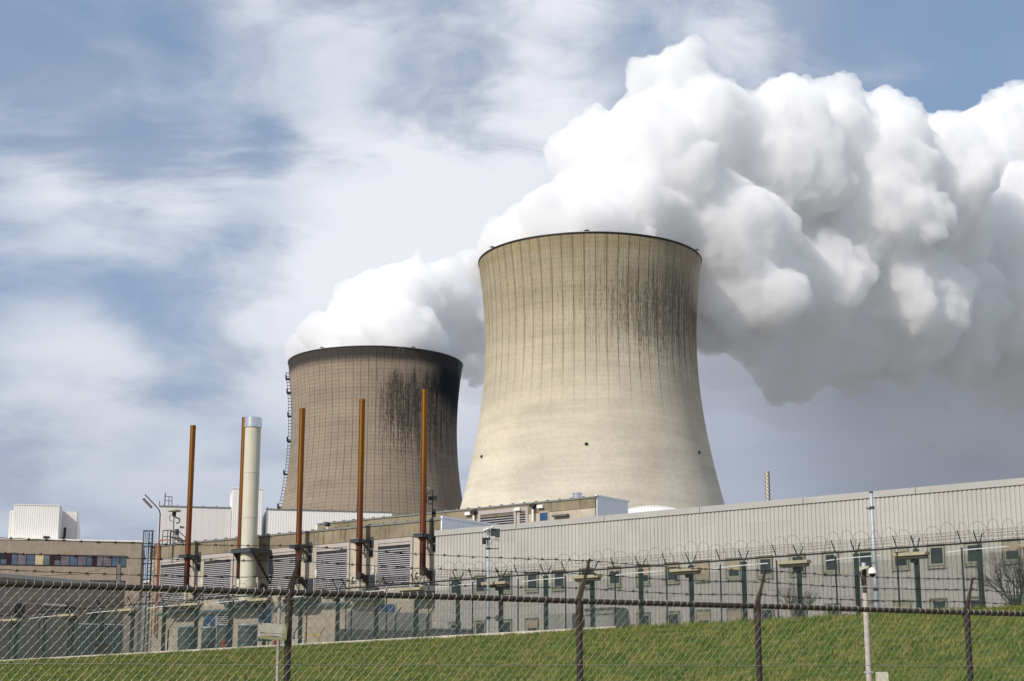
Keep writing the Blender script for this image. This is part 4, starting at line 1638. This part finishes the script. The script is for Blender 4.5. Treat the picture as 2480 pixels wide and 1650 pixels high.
# floodlights on every second green post, white conduits between them
FLOOD = 'long yellowish floodlight hood on a green fence post'
TUBE = 'thin white tube between two floodlights on the green fence'


def make_flood():
    root = thing('floodlight', (0, 0, 0), FLOOD, 'floodlight', 'floodlights along the green fence', math.radians(FACADE))
    # local axes: x along the fence, -y towards the camera
    def pc(name, mat, *bx):
        vv, ff = [], []
        for (x0, x1, y0, y1, z0, z1) in bx:
            n_ = len(vv)
            vv += [(x, y, z) for z in (z0, z1) for (x, y) in ((x0, y0), (x1, y0), (x1, y1), (x0, y1))]
            ff += [tuple(i + n_ for i in f_) for f_ in ((0, 1, 2, 3), (7, 6, 5, 4), (4, 5, 1, 0), (5, 6, 2, 1), (6, 7, 3, 2), (7, 4, 0, 3))]
        me_ = bpy.data.meshes.new(name)
        me_.from_pydata(vv, [], ff)
        me_.materials.append(mat)
        o_ = bpy.data.objects.new(name, me_)
        COL.objects.link(o_)
        o_.parent = root
        return o_
    pc('hood', M_LAMP, (-.70, .64, -.30, .06, .05, .10), (-.70, .64, -.30, -.25, -.02, .05), (-.70, -.66, -.30, .06, -.02, .05), (.60, .64, -.30, .06, -.02, .05))
    pc('reflector', M_LAMPUNDER, (-.60, .60, -.22, .0, -.11, .0), (-.55, .55, -.18, -.04, -.14, -.11))
    pc('bracket', M_BLACK, (-.1, .1, -.06, .14, -.26, -.1))
    return root


proto = make_flood()
for n_, i in enumerate(range(1, len(BS), 2)):
    o = proto if n_ == 0 else copy_tree(proto)
    s = BS[i]
    q = KER.w(s - .05, DG + .16, gz(s) - .22)
    o.location = q
    o.rotation_euler.z = math.radians(FACADE) - .004
for i in range(0, len(BS), 2):
    s = BS[i]
    t_ = tag(MB().path([KER.w(s - 1.18, DG + .13, gz(s) - .19), KER.w(s - .4, DG + .13, gz(s) - .145), KER.w(s + 1.15, DG + .13, gz(s) - .12)], .022, 6).build('conduit_tube', M_TUBE),
             TUBE, 'light tube', 'white conduits along the green fence')

# third line of short fence posts with one leaning arm, in the yard
for k, (u, v0, v1, ud) in enumerate(((408, 1524, 1590, 17), (549, 1532, 1585, 13), (280, 1510, 1590, 14), (188, 1500, 1592, 12), (712, 1535, 1565, 13), (772, 1541, 1566, 15),
                                  (852, 1478, 1560, 14), (908, 1485, 1560, 12), (958, 1491, 1555, 14), (1003, 1492, 1552, 13), (1034, 1497, 1550, 15))):
    Y = 100 if k >= 6 else 106
    a, b, tip = at(u, v1 + 6, Y), at(u, v0, Y), at(u + ud, v0 - 21, Y)
    root = thing('yard_fence_post', a, 'thin dark yard fence post with one leaning arm', 'fence post', 'arm posts in the yard behind the green fence')
    MB().tube((b.x, b.y, ground_z(a.x, a.y)), b, .05, 6).build('post', M_BLACK, root)
    MB().tube(b, tip, .04, 5).build('arm', M_BLACK, root)

# ------------------------------------------------------------------ yard behind the fences
RET = Frame(at(844, 1478, 108), FACADE + 62)
ret = thing('retaining_wall', RET.w(3, 0, 6), 'grey concrete yard wall with dark lower part behind the green fence', 'wall')
ra, rz_ = RET.hit(844, 1480)
rb, rz2 = RET.hit(1046, 1496)
MB(RET).box(ra, rb, -.35, 0, rz_ - 1.15, rz_).build('wall', M_CONC_GREY, ret)
MB(RET).box(ra - .6, rb + .3, -.5, .25, 5.2, rz_ - 1.15).build('plinth', M_CONC_DARK, ret)
low = Frame(at(1030, 1523, 100), FACADE + 58)
la, lz = low.hit(1030, 1524)
lb_, _ = low.hit(1146, 1536)
lw_ = thing('low_wall', low.w(1, 0, 6), 'low dark wall sloping off in front of the ribbed shed corner', 'wall')
MB(low).box(la, lb_, -.3, 0, 5.2, lz).build('wall', M_CONC_DARK, lw_)
MB(low).box(la, lb_, -.36, .06, lz, lz + .08).build('coping', M_CONC_GREY, lw_)


def tank(u0, u1, vt, Y, label):
    a, b = at(u0, vt, Y), at(u1, vt, Y)
    c_ = (a + b) / 2
    r_ = (b - a).length / 2
    gz_ = ground_z(c_.x, c_.y)
    root = thing('water_tank', (c_.x, c_.y, gz_), label, 'tank', 'round tanks in the yard')
    MB().lathe((c_.x, c_.y, 0), [(r_, gz_ - .3), (r_, a.z - .05)], 28).build('body', M_TANK, root, smooth=True)
    MB().lathe((c_.x, c_.y, 0), [(r_ - .03, a.z - .06), (r_ + .04, a.z - .06), (r_ + .04, a.z + .03), (r_ - .03, a.z + .03)], 28, cap=False).build('rim', M_SILVER, root)
    m_ = MB()
    for z in (.35, .7):
        zz_ = gz_ + (a.z - gz_) * z
        m_.lathe((c_.x, c_.y, 0), [(r_ + .002, zz_ - .03), (r_ + .025, zz_), (r_ + .002, zz_ + .03)], 28, cap=False)
    m_.build('hoop', M_TANK, root)


tank(432, 474, 1518, 108, 'round grey tank just below and left of the blue door beside the louvre')
tank(489, 524, 1520, 110, 'round grey tank standing under the leftmost blue door')
tank(526, 564, 1513, 108, 'tallest round grey tank, right of the leftmost blue door')
tank(577, 624, 1514, 106, 'widest round grey tank beside the sign board')
scr = thing('corrugated_screen', at(240, 1590, 112), 'pale corrugated sheets stacked at the end of the annex', 'sheets')
SCF = Frame(at(240, 1590, 112), 20)
x0, z1 = SCF.hit(190, 1512)
x1, _ = SCF.hit(300, 1512)
MB(SCF).corrugated(x0, x1, 0, 5.0, z1, .2, .07).build('sheet', M_TANK, scr)
m = MB(SCF)
m.box(x0, x1, .02, .1, z1 - .02, z1 + .06)
m.build('sheet_edge', M_SILVER, scr)
q = at(248, 1575, 104)
bn = thing('waste_bin', (q.x, q.y, 5.5), 'dark maroon bin by the corrugated sheets', 'bin')
MB().prism([(q.x - .35, q.y - .3, 5.2), (q.x + .35, q.y - .3, 5.2), (q.x + .42, q.y - .3, q.z + .3), (q.x - .42, q.y - .3, q.z + .3)], Vector((0, .6, 0))).build('body', M_MAROON, bn)
MB().box(q.x - .46, q.x + .46, q.y - .36, q.y + .36, q.z + .3, q.z + .38).build('lid', M_BLACK, bn)
for u, lbl in ((666, 'red hydrant post behind the fence below the sign board'), (542, 'dark red hydrant post behind the fence below a tank')):
    q = at(u, 1552, 95)
    hy = thing('hydrant', (q.x, q.y, 5.6), lbl, 'hydrant')
    MB().lathe((q.x, q.y, 0), [(.09, 5.3), (.09, q.z - .1), (.12, q.z - .1), (.1, q.z), (.03, q.z + .06)], 12).build('barrel', M_RED, hy, smooth=True)
    MB().box(q.x - .17, q.x + .17, q.y - .05, q.y + .05, q.z - .28, q.z - .18).build('outlet', M_RED, hy)
a, b = at(742, 1538, 100), at(776, 1537, 100)
br = thing('yellow_barrier', ((a.x + b.x) / 2, 100, 5.7), 'yellow barrier bar in the yard under the concrete wall', 'barrier')
MB().box(a.x, b.x, 99.95, 100.05, a.z - .06, a.z + .06).build('bar', M_YELLOW, br)
m = MB()
for x in (a.x + .1, b.x - .1):
    m.box(x - .03, x + .03, 99.96, 100.04, 5.4, a.z - .06)
m.build('post', M_YELLOW, br)
a, b = at(708, 1550, 96), at(736, 1557, 96)
cr = thing('white_crate', ((a.x + b.x) / 2, 96.4, 5.6), 'small white crate low behind the fence beside the dark fence post', 'crate')
MB().box(a.x, b.x, 96, 96.7, 5.6, a.z - .03).build('body', M_WHITE, cr)
MB().box(a.x - .03, b.x + .03, 95.97, 96.73, a.z - .03, a.z + .03).build('lid', M_WHITE, cr)


# ------------------------------------------------------------------ bare shrubs
def bare_shrub(u, v, d, h, spread, label, seed, stems):
    s, z0 = KER.hit(u, v, d)
    base = KER.w(s, d, kz(s, d) - .1)
    root = thing('bare_shrub', base, label, 'shrub')
    rnd = random.Random(seed)
    tr, cr_ = MB(), MB()

    def grow(p, dirn, ln, r, depth):
        pts = [p]
        for i in range(4):
            dirn = (dirn + Vector((rnd.gauss(0, .10), rnd.gauss(0, .10), rnd.gauss(.03, .06)))).normalized()
            p = p + dirn * ln / 4
            pts.append(p)
        (tr if depth == 0 else cr_).path(pts, [r * (1 - .12 * i) for i in range(5)], 4 if depth < 2 else 3)
        if depth >= 4:
            return
        for i in range(rnd.choice((3, 4, 4)) if depth < 3 else 3):
            k = rnd.uniform(.35, 1.0)
            q = pts[int(k * 4)]
            nd_ = (dirn + Vector((rnd.gauss(0, .55), rnd.gauss(0, .55), rnd.gauss(.1, .35)))).normalized()
            grow(q, nd_, ln * rnd.uniform(.5, .75), r * .5, depth + 1)
    for i in range(stems):
        a_ = 2 * math.pi * (i + rnd.random()) / stems
        grow(base, Vector((math.cos(a_) * spread * rnd.uniform(.3, 1), math.sin(a_) * spread, 1)).normalized(), h * .5 * rnd.uniform(.8, 1.15), .028, 0)
    tr.build('trunk', M_BARK, root)
    cr_.build('twigs', M_BARK, root)


bare_shrub(1932, 1487, -3.0, 2.1, .75, 'small bare shrub behind the fences under a floodlight', 5, 6)
bare_shrub(2462, 1468, -3.0, 3.3, .65, 'tall bare shrub at the right end of the ribbed shed, twigs above the razor coil', 11, 11)

# ------------------------------------------------------------------ masts behind the rail fence
def ring(m_, c_, z, r, h_=.08):
    m_.lathe((c_.x, c_.y, 0), [(r, z), (r, z + h_)], 12)


q0 = KER.hit(1182, 1536, -.7)
b0 = KER.w(q0[0], -.7, 0)
zb = kz(q0[0], -.7) - .3
zt = KER.hit(1181, 1278, -.7)[1]
root = thing('galvanised_mast', (b0.x, b0.y, zb), 'galvanised mast with cameras on top and a round siren low down', 'camera mast')
MB().tube((b0.x, b0.y, zb), (b0.x, b0.y, zt), .075, 14, .065).build('mast', M_SILVER, root, smooth=True)
f = Frame(b0, 0)
m = MB(f)
m.box(.09, .30, -.1, .12, zt - .36, zt - .06)
m.box(.30, .50, -.12, .16, zt - .42, zt - .07)
m.box(.13, .46, -.14, .0, zt - .10, zt - .06)
m.build('floodlight_box', M_STEEL, root)
m = MB()
m.tube((b0.x - .22, b0.y - .2, zt - .17), (b0.x + .02, b0.y - .1, zt - .06), .055, 8)
m.tube((b0.x + .12, b0.y - .15, zt - .05), (b0.x + .22, b0.y - .25, zt + .03), .05, 8)
m.build('camera', M_WHITE, root)
m = MB(f)
m.box(-.26, -.09, .0, .18, zt - .72, zt - .46)
m.build('lens_housing', M_BLACK, root)
m = MB()
m.tube((b0.x - .13, b0.y, zt - .92), (b0.x + .4, b0.y, zt - .92), .02, 5)
m.tube((b0.x + .4, b0.y, zt - .92), (b0.x + .46, b0.y, zt - .87), .02, 5)
for z in (.92, .5):
    ring(m, b0, zt - z - .03, .09)
m.path([(b0.x + .1, b0.y - .1, zt - .75), (b0.x + .2, b0.y - .12, zt - .55), (b0.x + .4, b0.y - .12, zt - .5), (b0.x + .5, b0.y - .1, zt - .58), (b0.x + .42, b0.y - .1, zt - .64), (b0.x + .34, b0.y - .1, zt - .5)], .012, 4)
m.build('cable', M_BLACK, root)
sz = KER.hit(1205, 1497, -.7)
c_ = KER.w(sz[0], -.7, sz[1])
MB().lathe(c_ - Vector((0, 0, .14)), [(.03, 0), (.10, .04), (.125, .14), (.10, .24), (.03, .28)], 14).build('siren', M_CONC_DARK, root, smooth=True)
m = MB()
m.tube((b0.x, b0.y, c_.z + .03), c_, .025, 6)
ring(m, b0, c_.z - .04, .1, .12)
m.build('siren_arm', M_STEEL, root)

q0 = KER.hit(2123, 1470, -.7)
b0 = KER.w(q0[0], -.7, 0)
zb = kz(q0[0], -.7) - .3
zt = KER.hit(2105, 1195, -.7)[1]
root = thing('lamp_mast', (b0.x, b0.y, zb), 'tall bare galvanised mast reaching above the ribbed shed roof', 'mast')
zm = lerp(zb, zt, .62)
MB().tube((b0.x, b0.y, zb), (b0.x, b0.y, zm), .10, 14, .092).build('lower_shaft', M_SILVER, root, smooth=True)
MB().tube((b0.x, b0.y, zm - .1), (b0.x, b0.y, zt), .08, 14, .06).build('upper_shaft', M_SILVER, root, smooth=True)
MB().tube((b0.x, b0.y, zt), (b0.x, b0.y, zt + .06), .075, 12).build('cap', M_STEEL, root)
m = MB()
m.path([(b0.x + .08, b0.y, zt - .58), (b0.x - .1, b0.y - .05, zt - .6), (b0.x - .22, b0.y - .05, zt - .55)], .025, 5)
for z in (.58, 3.6, 4.0):
    ring(m, b0, zt - z, .10)
m.build('band', M_STEEL, root)

# ------------------------------------------------------------------ the near chain-link fence
NL, NR = at(0, 1414.7, 11.5), at(2480, 1488, 14.8)
ND = Vector((NR.x - NL.x, NR.y - NL.y, 0))
NLEN = ND.length
NFR = Frame((NL.x, NL.y), math.degrees(math.atan2(ND.y, ND.x)))
nrail = lambda s: NL.z + (NR.z - NL.z) * s / NLEN
NS0, NS1 = -6.2, NLEN + 6.4
nz = lambda s: ground_z(*NFR.w(s, 0, 0).xy)
near = thing('chain_link_fence', NFR.w(NLEN / 2, 0, nz(NLEN / 2)), 'near galvanised chain-link fence with brown posts and slanting barbed wire arms', 'fence')
NP = []
for (u, v, ut, vt) in ((701, 1436, 734.5, 1316), (1403, 1462, 1430.5, 1352), (1834, 1470, 1858, 1377), (2341, 1482, 2364.5, 1398)):
    NP.append((NFR.hit(u, v)[0], ut - u, vt))
NP = [(NP[0][0] - k * 2.35, 36, None) for k in (3, 2, 1)] + NP + [(NP[3][0] + k * 2.2, 22, None) for k in (1, 2, 3)]
ARM = {}
for (s, du, vt) in NP:
    zr = nrail(s)
    base = NFR.w(s, 0, nz(s) - .4)
    m = MB()
    m.tube(base, NFR.w(s, 0, zr - .035), .0255, 12)
    m.build('post', M_RAIL, near, smooth=True)
    m = MB()
    m.tube(NFR.w(s, 0, zr - .12), NFR.w(s, 0, zr - .0), .031, 12, .030)
    m.build('post_sleeve', M_RUSTARM, near, smooth=True)
    # tapering pressed-steel arm leaning over the protected side
    h_ = .33 if vt is None else NFR.hit(701 if False else 0, vt)[1] * 0 + max(.24, min(.36, (at(0, vt, NFR.w(s, 0, 0).y).z - zr)))
    tip = NFR.w(s + .105, -.02, zr + h_)
    a = NFR.w(s, 0, zr - .01)
    ARM[s] = (a, tip)
    ax = tip - a
    R_, N_ = NFR.R, NFR.N
    m = MB()
    vv = []
    for k, (wd_, th_) in enumerate(((.030, .022), (.024, .016), (.013, .008), (.011, .007))):
        t_ = (0, .22, .62, 1.0)[k]
        c_ = a + ax * t_
        vv += [c_ - R_ * wd_ - N_ * th_, c_ + R_ * wd_ - N_ * th_, c_ + R_ * wd_ * .3 + N_ * th_, c_ - R_ * wd_ + N_ * th_]
    ff = [(4 * j + i, 4 * j + (i + 1) % 4, 4 * j + 4 + (i + 1) % 4, 4 * j + 4 + i) for j in range(3) for i in range(4)] + [(3, 2, 1, 0), (12, 13, 14, 15)]
    m.add(vv, ff)
    for t_ in (.35, .68, .96):
        c_ = a + ax * t_
        m.tube(c_ + N_ * .012 - R_ * .006, c_ + N_ * .018 + R_ * .016, .008, 6)
    m.build('barbed_wire_arm', M_RUSTARM, near)
m = MB()
m.path([NFR.w(NS0 + (NS1 - NS0) * i / 24, 0, nrail(NS0 + (NS1 - NS0) * i / 24) + .002 * math.sin(i * 1.9)) for i in range(25)], .0215, 12)
m.build('top_rail', M_RAIL, near, smooth=True)
# woven wire: one family of diagonals lies in front, the other behind
PX, PZ = .0612, .0715
m = MB()
nj = 29
ni = int((NS1 - NS0) / (PX / 2))
rnd = random.Random(3)
jit = {}


def nn(i, j, d):
    k = (i, j)
    if k not in jit:
        jit[k] = (rnd.gauss(0, .0022), rnd.gauss(0, .0022), .004 * math.sin(i * .11) + .004 * math.sin(j * .4 + i * .03))
    a_, b_, c_ = jit[k]
    s = NS0 + i * PX / 2 + a_
    return NFR.w(s, d + c_, nrail(s) + .004 - j * PZ / 2 + (b_ if j else 0))


for j in range(nj * 2):
    for i in range(ni):
        if (i + j) % 2:
            continue
        for di in (-1, 1):
            if not 0 <= i + di < ni:
                continue
            p0 = nn(i, j, .026)
            p1 = nn(i + di, j + 1, .026)
            mid = (p0 + p1) / 2
            if di == -1:     # falls to the left: a front strand, bowed a little
                m.path([p0, mid + NFR.N * .0035 - Vector((0, 0, .0025)), p1], .0015, 4)
            else:
                m.path([p0 - NFR.N * .003, mid - NFR.N * .006, p1 - NFR.N * .003], .0013, 3)
for i in range(0, ni, 2):
    p = nn(i, 0, .026)
    m.path([p, p - NFR.N * .012 + Vector((0, 0, .024)), p - NFR.N * .034 + Vector((0, 0, .024)), p - NFR.N * .05], .0021, 4)
m.build('mesh', M_WIRE, near)
m = MB()
zw = lambda s: nrail(s) - (nrail(0) - NFR.hit(0, 1609)[1]) + 0 * s
zwL, zwR = NFR.hit(0, 1609)[1], NFR.hit(2480, 1613)[1]
m.path([NFR.w(s, .032, lerp(zwL, zwR, s / NLEN) + .003 * math.sin(s * 3)) for s in [NS0 + (NS1 - NS0) * i / 30 for i in range(31)]], .0022, 4)
m.build('tension_wire', M_WIRE, near)
# three barbed strands carried by the arms
m = MB()
ps = sorted(ARM)
for t_ in (.96, .66, .33):
    pts = []
    for k in range(len(ps) - 1):
        a = ARM[ps[k]][0].lerp(ARM[ps[k]][1], t_)
        b = ARM[ps[k + 1]][0].lerp(ARM[ps[k + 1]][1], t_)
        for i in range(40):
            w_ = i / 40
            pts.append(a.lerp(b, w_) - Vector((0, 0, .016 * math.sin(math.pi * w_))) + Vector((0, 0, .0025 * math.sin(i * 2.4))))
    m.path(pts, .0021, 4)
    m.path([p + Vector((0, 0, .0028 * math.sin(i * 1.7))) + NFR.N * .0028 * math.cos(i * 1.7) for i, p in enumerate(pts)], .0016, 3)
    acc = 0.0
    for k in range(len(pts) - 1):
        acc += (pts[k + 1] - pts[k]).length
        if acc > .092:
            acc = 0
            p = pts[k]
            for (e, o_) in ((-.004, 1), (.005, -1)):
                c_ = p + NFR.R * e
                m.tube(c_ - Vector((0, 0, .013)) - NFR.R * .006 * o_, c_ + Vector((0, 0, .013)) + NFR.R * .006 * o_, .0017, 3)
                m.tube(c_ - NFR.N * .012 - Vector((0, 0, .006)), c_ + NFR.N * .012 + Vector((0, 0, .006)), .0017, 3)
            m.tube(p - NFR.R * .009, p + NFR.R * .009, .0042, 5)
m.build('barbed_wire', M_BARB, near)

# sign on its own pole
sg = thing('warning_board', NFR.w(NFR.hit(676, 1620)[0], -.05, nz(2)), 'dirty cream notice board with faded print on a thin pinkish pole', 'sign')
sp0 = NFR.hit(676, 1560, -.05)
sT = NFR.hit(678, 1421, -.05)
MB().tube(NFR.w(sp0[0], -.05, nz(2) - .3), NFR.w(sT[0], -.05, sT[1]), .0115, 10).build('pole', M_PINKPOLE, sg, smooth=True)
sd = .045
c0, c1, c2, c3 = [NFR.hit(u, v, sd) for u, v in ((627, 1508), (697, 1513), (693.5, 1552), (624, 1547))]
P4 = [NFR.w(s, sd, z) for s, z in (c3, c2, c1, c0)]
msg, t = material('mossy_sign')
p = world_pos(t)
n_ = t.noise(p, 14, 5, .65)
n2_ = t.noise(t.vmath('MULTIPLY', p, (30, 30, 9)), 1.0, 4, .6)
x, y, z = t.sep(p)
edge_ = (t.ss(x, NFR.w(c1[0] - .045, sd, 0).x, NFR.w(c1[0] - .01, sd, 0).x) + t.ss(z, c3[1] + .03, c3[1])).sat()
cl = t.mix(t.ss(n_ * .6 + n2_ * .4, .42, .66), (.62, .56, .48), (.42, .36, .19))
cl = t.mix(edge_ * .75, cl, (.30, .27, .09))
finish(msg, t, cl, .7, 0, .3)
MB().prism(P4, NFR.N * -.004).build('board', msg, sg)


def on_sign(a_, b_):
    return (P4[3] * (1 - a_) + P4[2] * a_) * (1 - b_) + (P4[0] * (1 - a_) + P4[1] * a_) * b_ + NFR.N * .0015


m = MB()


def dash(a0, a1, b0, b1):
    m.quad(on_sign(a0, b0), on_sign(a1, b0), on_sign(a1, b1), on_sign(a0, b1))


dash(.06, .20, .60, .635)
dash(.205, .28, .61, .635)
dash(.30, .95, .598, .612)
m.build('printed_line', M_BLACK, sg)
m = MB()
r_ = random.Random(6)
x_ = .36
while x_ < .72:                      # a bold word too faded to read
    w_ = r_.uniform(.02, .032)
    dash(x_, x_ + .009, .76, .815)
    dash(x_, x_ + w_, .76 + r_.choice((0, .022, .043)), .772 + r_.choice((.0, .02, .043)))
    dash(x_ + w_ - .008, x_ + w_, .765, .815)
    x_ += w_ + .011
m.build('bold_print', M_STEEL, sg)
m = MB()
for (a0, a1, b_) in ((.06, .32, .775), (.76, .95, .80)):
    x_ = a0
    while x_ < a1:
        w_ = r_.uniform(.012, .022)
        dash(x_, x_ + w_, b_, b_ + .03)
        x_ += w_ + .012
m.build('faded_print', M_JOINT, sg)
m = MB()
for a_, b_ in ((.05, .04), (.95, .06), (.04, .95), (.95, .95)):
    c_ = on_sign(a_, b_)
    m.tube(c_, c_ + NFR.N * .004, .004, 8)
m.build('screw', M_BLACK, sg)

# dome camera mast between the fences
Y = 40.0
top, q1 = at(2082, 1374, Y), at(2110, 1650, Y)
bx, by = at(2098, 1500, Y).x, Y
gz0 = ground_z(bx, by)
root = thing('dome_camera_mast', (bx, by, gz0), 'pinkish grey mast with white dome camera and pale box low on it', 'camera mast')
MB().tube((bx, by, gz0 - .3), (bx, by, at(2095, 1437, Y).z), .066, 16).build('lower_pole', M_PINKPOLE, root, smooth=True)
MB().tube((bx, by, at(2095, 1437, Y).z), (bx, by, top.z), .05, 16).build('upper_pole', M_RUSTARM, root, smooth=True)
MB().tube((bx, by, top.z), (bx, by, top.z + .10), .053, 16).build('pole_cap', M_SILVER, root, smooth=True)
m = MB()
for v in (1423, 1630):
    z = at(2095, v, Y).z
    ring(m, Vector((bx, by, 0)), z, .085, .03)
    m.box(bx - .11, bx + .11, by - .02, by + .02, z, z + .03)
m.build('clamp', M_SILVER, root)
za = at(2095, 1378, Y).z
f = Frame((bx, by), 0)
m = MB(f)
w = f.w
m.prism([w(-.13, .10, za - .06), w(.07, .10, za + .02), w(.07, .10, za + .05), w(-.13, .10, za + .03)], f.N * .12)
m.build('arm', M_CREAM, root)
m = MB()
dcx = at(2109, 1385, Y).x
MB().lathe((dcx, by - .17, za - .13), [(.105, .0), (.107, .02), (.10, .03), (.085, .10), (.06, .135), (.02, .15)], 20).build('dome_housing', M_WHITE, root, smooth=True)
MB().lathe((dcx, by - .17, za - .13), [(.01, -.075), (.05, -.06), (.075, -.02), (.08, .0)], 20).build('dome_lens', M_BLACK, root, smooth=True)
m = MB()
m.path([(bx - .12, by - .08, za - .07), (bx - .08, by - .09, za - .28), (bx - .06, by - .06, za - .42)], .012, 5)
m.build('cable', M_BLACK, root)
b0x, b1x, bz = at(2121, 1629, Y).x, at(2148, 1629, Y).x, at(2130, 1628, Y).z
MB(f).box(b0x - bx, b1x - bx, -.05, .14, bz - .5, bz).build('equipment_box', M_CREAM, root)
